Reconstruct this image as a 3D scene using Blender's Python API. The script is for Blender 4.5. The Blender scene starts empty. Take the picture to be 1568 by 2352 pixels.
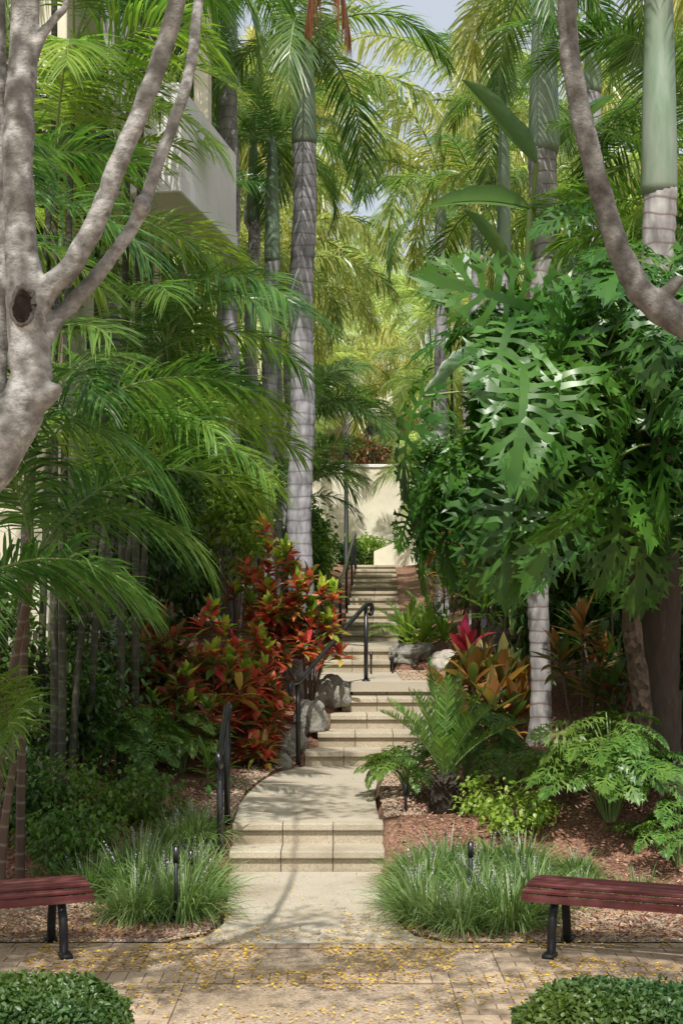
import bpy, math, random, bmesh
import numpy as np
from mathutils import Vector, Matrix, noise as mnoise
R=math.radians
rng=np.random.default_rng(7); random.seed(7)
SC=bpy.context.scene; COL=SC.collection
SC.view_settings.view_transform='Standard'
try: SC.view_settings.look='None'
except Exception: pass
SC.view_settings.exposure=0

# ---------------------------------------------------------------- mesh tools
def nrm(a):
    return a/np.maximum(np.linalg.norm(a,axis=-1,keepdims=True),1e-9)
class MB:
    def __init__(s): s.V=[];s.Q=[];s.M=[];s.n=0
    def add(s,V,Q,m=0):
        V=np.asarray(V,float).reshape(-1,3);Q=np.asarray(Q,int).reshape(-1,4)
        s.V.append(V);s.Q.append(Q+s.n);s.M.append(np.full(len(Q),m));s.n+=len(V)
    def mesh(s,name,mats,smooth=True,origin=(0,0,0)):
        V=np.concatenate(s.V)-np.array(origin);Q=np.concatenate(s.Q);M=np.concatenate(s.M)
        me=bpy.data.meshes.new(name)
        me.vertices.add(len(V));me.vertices.foreach_set('co',V.ravel())
        me.loops.add(Q.size);me.loops.foreach_set('vertex_index',Q.ravel().astype(np.int32))
        me.polygons.add(len(Q))
        me.polygons.foreach_set('loop_start',(np.arange(len(Q))*4).astype(np.int32))
        me.polygons.foreach_set('loop_total',np.full(len(Q),4,dtype=np.int32))
        for m in mats: me.materials.append(m)
        me.polygons.foreach_set('material_index',M.astype(np.int32))
        me.polygons.foreach_set('use_smooth',np.full(len(Q),smooth))
        me.update(calc_edges=True);me.validate()
        return me
    def box(s,c,size,yaw=0,m=0):
        x,y,z=[k/2 for k in size]
        v=np.array([[-x,-y,-z],[x,-y,-z],[x,y,-z],[-x,y,-z],[-x,-y,z],[x,-y,z],[x,y,z],[-x,y,z]])
        ca,sa=math.cos(yaw),math.sin(yaw)
        v=v@np.array([[ca,sa,0],[-sa,ca,0],[0,0,1]])+np.array(c)
        s.add(v,[[0,3,2,1],[4,5,6,7],[0,1,5,4],[1,2,6,5],[2,3,7,6],[3,0,4,7]],m)
    def tube(s,P,r,sides=8,m=0,caps=True):
        P=np.asarray(P,float);n=len(P);r=np.broadcast_to(np.asarray(r,float),(n,)).copy()
        if caps:
            P=np.vstack([P[:1],P,P[-1:]]);r=np.concatenate([[r[0]*.02],r,[r[-1]*.02]]);n+=2
        T=np.gradient(P,axis=0);
        for i in range(n):
            if np.linalg.norm(T[i])<1e-8:T[i]=T[max(i-1,0)]
        if caps: T[0]=P[2]-P[1];T[-1]=P[-2]-P[-3]
        T=nrm(T)
        ref=np.array([0,1.,0]) if abs(T[0][1])<.9 else np.array([1.,0,0])
        A=[];u=nrm(ref-T[0]*ref.dot(T[0]))
        for i in range(n):
            u=nrm(u-T[i]*u.dot(T[i]));A.append(u)
        A=np.array(A);B=np.cross(T,A)
        a=np.linspace(0,2*np.pi,sides,endpoint=False)
        V=P[:,None]+(A[:,None]*np.cos(a)[None,:,None]+B[:,None]*np.sin(a)[None,:,None])*r[:,None,None]
        i=np.arange(n-1)[:,None]*sides;j=np.arange(sides)[None];k=(j+1)%sides
        Q=np.stack([i+j,i+k,i+sides+k,i+sides+j],-1)
        s.add(V,Q,m)
UP=np.array([0,0,1.])
PL=np.array([.45,1,.75,.04])
PE=np.array([.25,.85,1,.75,.05])
def blades(mb,P,D,L,W,droop=0.,prof=PL,up=UP,twist=0.,fold=0.,m=0):
    P=np.asarray(P,float);D=nrm(np.asarray(D,float));n=len(P)
    L=np.broadcast_to(L,(n,));W=np.broadcast_to(W,(n,));droop=np.broadcast_to(droop,(n,));twist=np.broadcast_to(twist,(n,))
    k=len(prof);t=np.linspace(0,1,k)
    S=np.cross(D,np.broadcast_to(up,(n,3)));bad=np.linalg.norm(S,axis=1)<.05
    S[bad]=np.array([1,.3,0]);S=nrm(S);N=np.cross(S,D)
    S2=S*np.cos(twist)[:,None]+N*np.sin(twist)[:,None];N2=np.cross(S2,D)
    C=P[:,None]+D[:,None]*(L[:,None]*t)[:,:,None]
    C=C-UP*(droop[:,None]*L[:,None]*t**2)[:,:,None]
    w=(W[:,None]*prof[None]*.5)[:,:,None]
    if fold:
        V=np.stack([C-S2[:,None]*w+N2[:,None]*w*fold,C,C+S2[:,None]*w+N2[:,None]*w*fold],2);c=3
    else:
        V=np.stack([C-S2[:,None]*w,C+S2[:,None]*w],2);c=2
    b=np.arange(n)[:,None,None]*(k*c)+np.arange(k-1)[None,:,None]*c+np.arange(c-1)[None,None,:]
    Q=np.stack([b,b+1,b+c+1,b+c],-1)
    mb.add(V,Q,m)
def frond(mb,org,az,th0,L,bend,n=46,ll=.5,lw=.035,ang=(62,22),vee=18,droop=.35,plum=0,start=.14,rr=.012,roll=0,seed=0,sway=.25,m0=0,m1=1,prof=PL):
    g=np.random.default_rng(seed)
    M=22;s=np.linspace(0,1,M+1);th=th0-bend*s**1.15
    sw=g.uniform(-sway,sway)*s**1.5
    T=np.stack([np.cos(th)*np.cos(sw),np.cos(th)*np.sin(sw),np.sin(th)],-1)
    pts=np.vstack([[0,0,0],np.cumsum((T[:-1]+T[1:])/2*(L/M),axis=0)])
    B=np.stack([-np.sin(sw),np.cos(sw),0*sw],-1);N=nrm(np.cross(T,B))
    if roll:
        B,N=B*math.cos(roll)+N*math.sin(roll),N*math.cos(roll)-B*math.sin(roll)
    ca,sa=math.cos(az),math.sin(az);RM=np.array([[ca,sa,0],[-sa,ca,0],[0,0,1]])
    org=np.asarray(org,float)
    for sd in(-1,1):
        q=np.clip(np.linspace(start,.995,n)+g.normal(0,.003,n),0,1)
        u=(q-start)/(1-start);f=q*M;i=np.minimum(f.astype(int),M-1);w=(f-i)[:,None]
        ip=lambda A:A[i]*(1-w)+A[i+1]*w
        A=np.radians(ang[0]+(ang[1]-ang[0])*u+g.normal(0,5,n))
        if plum: E=np.radians(g.uniform(-plum,plum,n))
        else: E=np.radians(vee+g.normal(0,7,n))
        D=np.cos(A)[:,None]*ip(T)+np.sin(A)[:,None]*(sd*ip(B)*np.cos(E)[:,None]+ip(N)*np.sin(E)[:,None])
        l=ll*np.sin(np.pi*(.16+.76*u))**.75*g.uniform(.85,1.1,n)
        P=ip(pts)@RM+org
        blades(mb,P,D@RM,l,lw*g.uniform(.8,1.2,n)*(.55+.45*np.sin(np.pi*(.15+.8*u))),droop*g.uniform(.6,1.3,n),prof,up=(ip(N)@RM),twist=g.normal(0,.25,n)*(1+(plum>0)*3),m=m0)
    idx=np.arange(0,M+1,2)
    mb.tube((pts@RM+org)[idx],rr*np.linspace(1,.15,len(idx)),5,m1,caps=False)
# ---------------------------------------------------------------- objects
def setp(o,label,cat,group=None,kind=None):
    if label:o['label']=label
    if cat:o['category']=cat
    if group:o['group']=group
    if kind:o['kind']=kind
def thing(name,loc,label,cat,group=None):
    o=bpy.data.objects.new(name,None);o.location=loc;o.empty_display_size=.1;COL.objects.link(o)
    setp(o,label,cat,group);return o
def part(name,me,parent,loc=(0,0,0),rz=0,label=None):
    o=bpy.data.objects.new(name,me);COL.objects.link(o);o.parent=parent;o.location=loc;o.rotation_euler=(0,0,rz)
    if label:o['label']=label
    return o
def solo(name,me,loc,label,cat,group=None,kind=None):
    o=bpy.data.objects.new(name,me);COL.objects.link(o);o.location=loc;setp(o,label,cat,group,kind);return o
# ---------------------------------------------------------------- materials
def newmat(name):
    m=bpy.data.materials.new(name);m.use_nodes=True;nt=m.node_tree;nt.nodes.clear()
    return m,nt,nt.nodes,nt.links
def ramp(N,cols,interp='LINEAR'):
    r=N.new('ShaderNodeValToRGB');e=r.color_ramp.elements;r.color_ramp.interpolation=interp
    while len(e)<len(cols):e.new(.5)
    for i,c in enumerate(cols):
        if len(c)==4:e[i].position=c[3]
        else:e[i].position=i/max(1,len(cols)-1)
        e[i].color=(c[0],c[1],c[2],1)
    return r
def leafmat(name,cols,rough=.42,trans=.4,spec=.5,nsc=.9,tint=(.16,.2,.02),tf=.45,tc=(1.85,1.85,.9),wave=0):
    m,nt,N,L=newmat(name)
    g=N.new('ShaderNodeNewGeometry');r=ramp(N,cols);L.new(g.outputs['Random Per Island'],r.inputs[0])
    nz=N.new('ShaderNodeTexNoise');nz.inputs['Scale'].default_value=nsc;nz.inputs['Detail'].default_value=3
    L.new(g.outputs['Position'],nz.inputs['Vector'])
    r2=ramp(N,[(0,0,0,.45),(1,1,1,.7)]);L.new(nz.outputs['Fac'],r2.inputs[0])
    mx=N.new('ShaderNodeMix');mx.data_type='RGBA';mx.inputs[7].default_value=(*tint,1)
    mu=N.new('ShaderNodeMath');mu.operation='MULTIPLY';mu.inputs[1].default_value=tf;L.new(r2.outputs[0],mu.inputs[0]);L.new(mu.outputs[0],mx.inputs[0]);L.new(r.outputs[0],mx.inputs[6])
    b=N.new('ShaderNodeBsdfPrincipled');b.inputs['Roughness'].default_value=rough;b.inputs['Specular IOR Level'].default_value=spec
    L.new(mx.outputs[2],b.inputs['Base Color'])
    if wave:
        wn=N.new('ShaderNodeTexNoise');wn.inputs['Scale'].default_value=wave;L.new(g.outputs['Position'],wn.inputs['Vector'])
        bp=N.new('ShaderNodeBump');bp.inputs['Strength'].default_value=.4;bp.inputs['Distance'].default_value=.02;L.new(wn.outputs['Fac'],bp.inputs['Height']);L.new(bp.outputs[0],b.inputs['Normal'])
    if trans>0:
        t=N.new('ShaderNodeBsdfTranslucent');gm=N.new('ShaderNodeMix');gm.data_type='RGBA';gm.blend_type='MULTIPLY';gm.inputs[0].default_value=1
        gm.inputs[7].default_value=(*tc,1);L.new(mx.outputs[2],gm.inputs[6]);L.new(gm.outputs[2],t.inputs[0])
        ms=N.new('ShaderNodeMixShader');ms.inputs[0].default_value=trans;L.new(b.outputs[0],ms.inputs[1]);L.new(t.outputs[0],ms.inputs[2]);out=ms.outputs[0]
    else: out=b.outputs[0]
    o=N.new('ShaderNodeOutputMaterial');L.new(out,o.inputs[0]);return m
def surf(name,cols,scale=5,detail=6,rough=.8,bump=.3,bscale=None,bdist=.02,spec=.3,stretch=(1,1,1),kind='noise',c2=None,metal=0,stain=None,island=None):
    m,nt,N,L=newmat(name)
    tx=N.new('ShaderNodeTexCoord');mp=N.new('ShaderNodeMapping');mp.inputs['Scale'].default_value=stretch;L.new(tx.outputs['Object'],mp.inputs[0])
    def tex(sc,kd):
        if kd=='voronoi':
            t=N.new('ShaderNodeTexVoronoi');t.inputs['Scale'].default_value=sc;o=t.outputs['Color'];h=t.outputs['Distance']
            sp=N.new('ShaderNodeSeparateColor');L.new(o,sp.inputs[0]);o=sp.outputs[0]
        else:
            t=N.new('ShaderNodeTexNoise');t.inputs['Scale'].default_value=sc;t.inputs['Detail'].default_value=detail;t.inputs['Roughness'].default_value=.62;o=h=t.outputs['Fac']
        L.new(mp.outputs[0],t.inputs['Vector']);return o,h
    o,h=tex(scale,kind);r=ramp(N,cols);L.new(o,r.inputs[0]);out=r.outputs[0]
    if island:
        g=N.new('ShaderNodeNewGeometry');ri=ramp(N,island);L.new(g.outputs['Random Per Island'],ri.inputs[0])
        mi=N.new('ShaderNodeMix');mi.data_type='RGBA';mi.blend_type='MULTIPLY';mi.inputs[0].default_value=1;L.new(out,mi.inputs[6]);L.new(ri.outputs[0],mi.inputs[7]);out=mi.outputs[2]
    if stain:
        t=N.new('ShaderNodeTexNoise');t.inputs['Scale'].default_value=stain[0];t.inputs['Detail'].default_value=5;L.new(mp.outputs[0],t.inputs['Vector'])
        rr=ramp(N,[(0,0,0,.45),(1,1,1,.72 if len(stain)<4 else stain[3])]);L.new(t.outputs['Fac'],rr.inputs[0])
        mm=N.new('ShaderNodeMath');mm.operation='MULTIPLY';mm.inputs[1].default_value=stain[2];L.new(rr.outputs[0],mm.inputs[0])
        mx=N.new('ShaderNodeMix');mx.data_type='RGBA';L.new(mm.outputs[0],mx.inputs[0]);L.new(out,mx.inputs[6]);mx.inputs[7].default_value=(*stain[1],1);out=mx.outputs[2]
    b=N.new('ShaderNodeBsdfPrincipled');b.inputs['Roughness'].default_value=rough;b.inputs['Specular IOR Level'].default_value=spec;b.inputs['Metallic'].default_value=metal
    L.new(out,b.inputs['Base Color'])
    if bump:
        o2,h2=tex(bscale or scale,kind);bp=N.new('ShaderNodeBump');bp.inputs['Strength'].default_value=bump;bp.inputs['Distance'].default_value=bdist
        L.new(h2,bp.inputs['Height']);L.new(bp.outputs[0],b.inputs['Normal'])
    q=N.new('ShaderNodeOutputMaterial');L.new(b.outputs[0],q.inputs[0]);return m
def ringmat(name,cols,period=.14,dark=(.08,.07,.065),streak=6,ringfac=.75):
    m,nt,N,L=newmat(name)
    tx=N.new('ShaderNodeTexCoord');nz=N.new('ShaderNodeTexNoise');nz.inputs['Scale'].default_value=streak;nz.inputs['Detail'].default_value=8
    mp=N.new('ShaderNodeMapping');mp.inputs['Scale'].default_value=(1.8,1.8,.6);L.new(tx.outputs['Object'],mp.inputs[0]);L.new(mp.outputs[0],nz.inputs['Vector'])
    r=ramp(N,[(*c,.3+.4*i/(len(cols)-1)) for i,c in enumerate(cols)]);L.new(nz.outputs['Fac'],r.inputs[0])
    sp=N.new('ShaderNodeSeparateXYZ');L.new(tx.outputs['Object'],sp.inputs[0])
    n2=N.new('ShaderNodeTexNoise');n2.inputs['Scale'].default_value=2.5;L.new(tx.outputs['Object'],n2.inputs['Vector'])
    ma=N.new('ShaderNodeMath');ma.operation='MULTIPLY_ADD';ma.inputs[1].default_value=.12;L.new(n2.outputs['Fac'],ma.inputs[0]);L.new(sp.outputs[2],ma.inputs[2])
    dv=N.new('ShaderNodeMath');dv.operation='DIVIDE';dv.inputs[1].default_value=period;L.new(ma.outputs[0],dv.inputs[0])
    fr=N.new('ShaderNodeMath');fr.operation='FRACT';L.new(dv.outputs[0],fr.inputs[0])
    rr=ramp(N,[(1,1,1,0),(.8,.8,.8,.08),(0,0,0,.16),(0,0,0,.95),(1,1,1,1)]);L.new(fr.outputs[0],rr.inputs[0])
    mm=N.new('ShaderNodeMath');mm.operation='MULTIPLY';mm.inputs[1].default_value=ringfac;L.new(rr.outputs[0],mm.inputs[0])
    mx=N.new('ShaderNodeMix');mx.data_type='RGBA';L.new(mm.outputs[0],mx.inputs[0]);L.new(r.outputs[0],mx.inputs[6]);mx.inputs[7].default_value=(*dark,1)
    b=N.new('ShaderNodeBsdfPrincipled');b.inputs['Roughness'].default_value=.8;L.new(mx.outputs[2],b.inputs['Base Color'])
    bp=N.new('ShaderNodeBump');bp.inputs['Strength'].default_value=.5;bp.inputs['Distance'].default_value=.02;L.new(nz.outputs['Fac'],bp.inputs['Height']);L.new(bp.outputs[0],b.inputs['Normal'])
    q=N.new('ShaderNodeOutputMaterial');L.new(b.outputs[0],q.inputs[0]);return m
LF_PALM=leafmat('palm_leaf',[(.055,.12,.04),(.09,.19,.055),(.14,.25,.075)],.32,.44,tint=(.25,.31,.08))
LF_CANE=leafmat('cane_leaf',[(.032,.095,.026),(.065,.165,.038),(.12,.24,.052)],.28,.42,tint=(.26,.34,.06),nsc=.7)
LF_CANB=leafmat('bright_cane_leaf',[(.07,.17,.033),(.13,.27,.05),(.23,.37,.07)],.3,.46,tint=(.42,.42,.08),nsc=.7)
LF_FOX=leafmat('foxtail_leaf',[(.13,.2,.085),(.22,.32,.12),(.33,.42,.16),(.5,.47,.19)],.28,.48,tint=(.62,.52,.18),nsc=.5,tf=.55)
LF_FAR=leafmat('haze_painted_leaf',[(.26,.36,.2),(.38,.5,.27),(.52,.6,.34)],.45,.5,tint=(.65,.64,.34),nsc=.4)  # distance haze painted into the leaf colour, paler than nearer foliage
LF_PHIL=leafmat('philodendron_leaf',[(.016,.062,.01),(.032,.108,.015),(.06,.165,.022)],.36,.24,spec=.42,tint=(.1,.23,.025),nsc=1.2,tf=.6)
LF_XAN=leafmat('split_leaf',[(.05,.13,.028),(.1,.22,.045),(.18,.31,.06)],.36,.35)
LF_CYC=leafmat('cycad_leaf',[(.07,.16,.035),(.14,.27,.05),(.22,.36,.065)],.34,.3)
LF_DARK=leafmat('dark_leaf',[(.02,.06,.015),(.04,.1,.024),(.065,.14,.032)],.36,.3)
LF_MID=leafmat('shrub_leaf',[(.04,.11,.023),(.08,.18,.036),(.13,.25,.046)],.4,.38)
LF_LIME=leafmat('lime_leaf',[(.14,.27,.045),(.25,.39,.065),(.37,.45,.1)],.4,.42)
LF_GRASS=leafmat('grass_leaf',[(.07,.14,.04),(.13,.23,.065),(.26,.34,.14)],.42,.3,tint=(.27,.34,.14))
LF_CRO=leafmat('croton_leaf',[(.05,.14,.025,0),(.14,.25,.04,.25),(.44,.44,.08,.36),(.6,.22,.12,.46),(.62,.09,.08,.62),(.42,.045,.055,.82),(.14,.03,.035,1)],.33,.34,spec=.5,tint=(.55,.12,.1),nsc=2.5)
LF_CRD=leafmat('dark_croton_leaf',[(.05,.11,.03,0),(.09,.18,.04,.45),(.22,.06,.05,.65),(.46,.1,.08,.84),(.13,.045,.04,1)],.3,.32,spec=.5,tint=(.24,.1,.05),nsc=2)
LF_CRG=leafmat('croton_top_leaf',[(.16,.34,.035),(.33,.49,.06),(.58,.55,.1)],.33,.38,spec=.5)
LF_COR=leafmat('cordyline_leaf',[(.05,.11,.03,0),(.13,.15,.045,.35),(.34,.17,.065,.6),(.46,.24,.09,.85),(.15,.05,.04,1)],.28,.38,spec=.5,tint=(.3,.2,.07),nsc=2)
LF_PINK=leafmat('cordyline_pink_leaf',[(.1,.012,.032),(.28,.02,.055),(.4,.04,.09)],.3,.28,spec=.5,tint=(.3,.03,.06))
LF_BAN=leafmat('banana_leaf',[(.08,.17,.08),(.12,.22,.11)],.36,.38,wave=9)
LF_HEDGE=leafmat('hedge_leaf',[(.022,.065,.018),(.045,.11,.03),(.1,.17,.05)],.4,.3)
LF_DEAD=leafmat('dead_frond',[(.3,.12,.055),(.18,.075,.04)],.6,.25,tint=(.33,.17,.08))
FLW=leafmat('flower_petal',[(.85,.58,.03,0),(.75,.45,.04,.35),(.4,.2,.05,.65),(.2,.1,.04,1)],.6,0,tint=(.6,.42,.06))
LILAC=leafmat('lilac_petal',[(.35,.28,.42),(.45,.4,.5)],.6,.2,tint=(.4,.35,.5))
RACH=surf('rachis_green',[(.14,.22,.07),(.25,.32,.12)],20,2,.5,0)
STEMB=surf('woody_stem',[(.09,.065,.045),(.2,.15,.11)],15,5,.9,.4)
STEMG=ringmat('cane_stem',[(.025,.03,.018),(.06,.06,.035)],.13,(.1,.09,.07),5,.8)
STEMR=ringmat('reddish_cane_stem',[(.09,.06,.04),(.16,.1,.07)],.12,(.26,.21,.17),5,.8)
TRK=ringmat('palm_trunk',[(.13,.124,.13),(.27,.26,.275),(.42,.41,.425)],.15,(.1,.09,.097),7,.6)
TRKB=ringmat('palm_trunk_brown',[(.13,.12,.112),(.26,.245,.235),(.4,.38,.355)],.13,(.13,.08,.06),6,.8)
SHAFT=surf('crownshaft',[(.1,.155,.09,.3),(.17,.245,.16,.5),(.28,.33,.26,.7)],3,6,.45,.1,stretch=(1.5,1.5,.35),spec=.5,stain=(2,(.18,.17,.13),.5))
BARK1=surf('pale_bark',[(.14,.13,.115,.33),(.27,.255,.235,.46),(.38,.365,.34,.56),(.5,.485,.46,.7)],16,12,.88,1,38,.012,stretch=(1,1,1.3),stain=(6,(.13,.125,.105),.85,.66))
BARK2=surf('grey_bark',[(.07,.064,.056,.3),(.16,.148,.13,.5),(.28,.262,.235,.7)],14,9,.9,1,45,.012,stain=(4,(.1,.1,.085),.5))
DARKH=surf('dark_hollow',[(.008,.006,.005),(.04,.026,.018)],30,5,.95,.6)
SCALY=surf('scaly_trunk',[(.05,.036,.026),(.17,.13,.09)],26,3,.9,1,26,.03,kind='voronoi',stretch=(1,1,.7))
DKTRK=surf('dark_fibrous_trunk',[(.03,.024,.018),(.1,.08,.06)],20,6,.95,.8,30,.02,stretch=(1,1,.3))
MULCH=surf('mulch_soil',[(.075,.034,.022,.3),(.19,.09,.058,.48),(.34,.19,.125,.6),(.47,.32,.23,.75)],38,8,.95,1,60,.02,stain=(1.4,(.28,.19,.12),.5))
CHIP=leafmat('wood_chips',[(.11,.046,.03),(.27,.125,.08),(.43,.24,.16),(.57,.41,.3)],.9,0,.1,tint=(.32,.14,.085))
PEB=leafmat('pebble_stone',[(.22,.15,.1),(.42,.31,.22),(.56,.46,.34),(.32,.2,.13)],.8,0,.3,tint=(.34,.22,.14))
CONC=surf('aggregate_paving',[(.28,.24,.18,.3),(.44,.39,.305,.5),(.57,.52,.42,.7)],90,5,.85,.35,130,.004,stain=(1.3,(.28,.23,.16),.75))
PLAZ=surf('plaza_paving',[(.18,.125,.08),(.36,.275,.185),(.48,.385,.275),(.28,.2,.135),(.54,.455,.35)],85,4,.85,.5,85,.006,kind='voronoi',stain=(.9,(.25,.185,.115),.65))
PAVR=surf('brick_paver',[(.3,.22,.145,.3),(.4,.315,.22,.5),(.5,.41,.3,.7)],50,6,.85,.3,90,.004,stain=(1.2,(.26,.18,.115),.65),island=[(.7,.68,.66),(.95,.93,.92),(1.08,1.05,1.02)])
JOINT=surf('paver_joint_sand',[(.13,.1,.065),(.2,.15,.1)],60,3,.95,.2)
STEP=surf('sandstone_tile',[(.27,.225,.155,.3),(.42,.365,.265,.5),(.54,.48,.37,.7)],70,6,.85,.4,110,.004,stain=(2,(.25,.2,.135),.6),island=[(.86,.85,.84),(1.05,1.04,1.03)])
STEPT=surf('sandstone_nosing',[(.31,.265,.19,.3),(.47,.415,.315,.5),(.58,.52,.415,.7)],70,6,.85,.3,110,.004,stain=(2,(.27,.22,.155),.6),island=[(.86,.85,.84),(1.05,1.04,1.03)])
GROUT=surf('grout',[(.11,.09,.065),(.17,.14,.105)],40,3,.95,.2)
ROCK=surf('rock_stone',[(.15,.14,.12,.3),(.32,.3,.265,.5),(.47,.44,.385,.7)],6,10,.9,1,14,.05,stain=(4,(.14,.16,.08),.6))
ROCKW=surf('pale_rock',[(.35,.31,.25,.3),(.56,.51,.44,.7)],6,8,.9,.9,12,.05)
BLACK=surf('black_powder_coat',[(.012,.012,.014),(.02,.02,.022)],30,2,.32,.04,spec=.6)
IRON=surf('black_cast_iron',[(.012,.012,.013),(.022,.022,.022)],40,4,.45,.25)
RED=surf('red_painted_slat',[(.085,.02,.02,.3),(.13,.032,.03,.6),(.18,.065,.055,.8)],7,6,.6,.2,30,.002,stretch=(.6,8,8),stain=(6,(.2,.1,.085),.4))
REND=surf('cream_render',[(.6,.56,.44,.3),(.72,.68,.54,.7)],3,6,.9,.1,80,.003,stain=(.8,(.52,.47,.36),.5))
WHITE=surf('white_render',[(.66,.65,.64,.3),(.76,.75,.74,.7)],2,6,.85,.08,90,.003,stain=(1.2,(.55,.54,.52),.4))
GLASS=surf('window_glass',[(.03,.05,.08),(.08,.12,.18)],1.5,2,.08,0,spec=.8)
BLUE=surf('blue_panel',[(.12,.2,.36),(.2,.3,.48)],2,3,.6,0)
# ---------------------------------------------------------------- terrain
PY=[8.9,11.0,11.1,13.3,14.9,15.5,17.45,17.9,19.8,20.5,24,38,46]
PXL=[-.77,-.86,-.87,-.87,-.68,-.42,.12,-.3,-.4,-.4,0.,.42,.42]
PXR=[.37,.33,.33,.32,.45,.85,1.38,1.5,.75,.9,1.0,1.42,1.42]
def prof(y): return np.interp(y,[10.9,11.6,15.4,17.5,19.8,20.6,24,38,60,120],[0,.33,.36,1.16,1.18,1.49,1.5,3.17,3.3,3.4])
def low(y): return np.interp(y,[10.9,11.0,15.4,17.5,19.7,20.5,23.6,38,60],[0,.0,.33,.9,1.15,1.2,1.48,3.0,3.3])
def gz(x,y,corr=True):
    x=np.asarray(x,float);y=np.asarray(y,float)
    xl=np.interp(y,PY,PXL);xr=np.interp(y,PY,PXR)
    d=np.maximum(xl-x,x-xr)
    t=np.clip((d-.15)/2.2,0,1);t=t*t*(3-2*t)
    bank=t*.38*np.clip((y-10)/3,0,1)
    bump=.03*np.sin(x*3.1+y*1.7)*np.sin(y*2.3-x)+.018*np.sin(x*9+1.3*y)*np.cos(y*7)
    z=prof(y)+bank+bump*np.clip((y-9.2)/.6,0,1)*np.clip(d/.3,0,1)
    z=z-.012
    if corr:
        c=np.clip((.0-d)/.12+ .3,0,1)*(y>8.8)*(y<46)
        z=z*(1-c)+(low(y)-.1)*c
    z=np.where(y<8.95,np.minimum(z,-.012),z)
    return z
def G(x,y): return float(gz(x,y,False))
xs=np.concatenate([[-300,-150,-70,-40,-25,-16,-11],np.arange(-8,-3,.35),np.arange(-3,3.5,.07),np.arange(3.5,9,.35),[11,16,25,40,70,150,300]])
ys=np.concatenate([[-120,-40,-10,0,4,6,7.5,8.4],np.arange(8.8,22,.07),np.arange(22,46,.25),[50,60,80,120,200,400,800]])
X,Y=np.meshgrid(xs,ys);Z=gz(X,Y)
mb=MB();nx=len(xs);i=np.arange(len(ys)-1)[:,None]*nx;j=np.arange(nx-1)[None]
mb.add(np.stack([X,Y,Z],-1),np.stack([i+j,i+j+1,i+j+nx+1,i+j+nx],-1))
solo('ground',mb.mesh('ground',[MULCH]),(0,0,0),'reddish brown bark mulch garden ground','ground',kind='structure')
def strip(name,rows,z,mat,label,thick=.12,kind='structure'):
    mb=MB();n=len(rows);yy=np.linspace(rows[0][0],rows[-1][0],n*6);xl=np.interp(yy,[r[0] for r in rows],[r[1] for r in rows]);xr=np.interp(yy,[r[0] for r in rows],[r[2] for r in rows])
    m=len(yy);V=np.stack([np.stack([xl,yy,0*yy+z-thick],-1),np.stack([xl,yy,0*yy+z],-1),np.stack([xr,yy,0*yy+z],-1),np.stack([xr,yy,0*yy+z-thick],-1)],1)
    i=np.arange(m-1)[:,None]*4;j=np.arange(3)[None]
    mb.add(V,np.stack([i+j,i+j+1,i+j+5,i+j+4],-1)[...,::-1])
    mb.add(V[0],[[0,1,2,3]]);mb.add(V[-1],[[3,2,1,0]])
    return solo(name,mb.mesh(name,[mat],False),(0,0,0),label,'path',kind=kind)
strip('plaza',[(-20,-30,30),(8.75,-30,30)],0.0,PLAZ,'beige exposed aggregate plaza paving',.1)
strip('path',[(8.76,-1.05,.66),(8.95,-.84,.46),(9.3,-.77,.38),(10,-.8,.35),(11.0,-.87,.33),(11.12,-.87,.33)],0.002,CONC,'pale concrete garden path')
strip('path',[(11.6,-.87,.31),(12.5,-.9,.3),(13.3,-.87,.31),(14.2,-.8,.36),(14.9,-.68,.5),(15.3,-.52,.72),(15.55,-.42,.85)],.333,CONC,'pale concrete path landing with curved edge')
strip('path',[(17.3,.12,1.38),(17.9,-.28,1.6),(18.6,-.4,1.6),(19.4,-.4,1.2),(19.9,-.38,.8)],1.158,CONC,'pale concrete landing between stair flights')
strip('path',[(20.6,-.38,.75),(22,-.3,.9),(24.2,0,1.02)],1.488,CONC,'pale concrete path between stair flights')
strip('path',[(37.6,.2,1.6),(46,.2,1.8)],3.16,CONC,'pale concrete path beyond the stairs')
def pavers(rects,label):
    g=np.random.default_rng(5);mb=MB()
    for x0,x1,y0,y1,rot in rects:
        mb.box(((x0+x1)/2,(y0+y1)/2,.0025),(x1-x0,y1-y0,.005),0,1)
        bw,bh=(.2,.1) if not rot else (.1,.23)
        nx=max(1,round((x1-x0)/bw));ny=max(1,round((y1-y0)/bh));sx=(x1-x0)/nx;sy=(y1-y0)/ny
        for b in range(ny):
            o=.5 if (b%2 and not rot) else 0
            for a in range(nx+(1 if o else 0)):
                xa=x0+sx*max(0,a-o);xb=x0+sx*min(nx,a+1-o)
                mb.box(((xa+xb)/2,y0+sy*(b+.5),.006+g.normal(0,.0006)),(xb-xa-.007,sy-.007,.007),0,0)
    solo('brick_paving',mb.mesh('bp',[PAVR,JOINT],False),(0,0,0),label,'paving',kind='structure')
pavers([(-3.4,-.86,6.1,7.81,False),(.6,3.4,6.1,7.81,False),(-3.4,3.4,7.82,8.05,True)],'tan brick pavers laid across plaza')
pavers([(-3.4,3.4,8.62,8.74,False),(-3.4,-1.15,8.06,8.61,False),(.9,3.4,8.06,8.61,False)],'tan brick pavers beside benches')
GRAV=surf('gravel',[(.15,.095,.065),(.34,.24,.165),(.5,.4,.29)],55,2,.9,1,55,.02,kind='voronoi')
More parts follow.
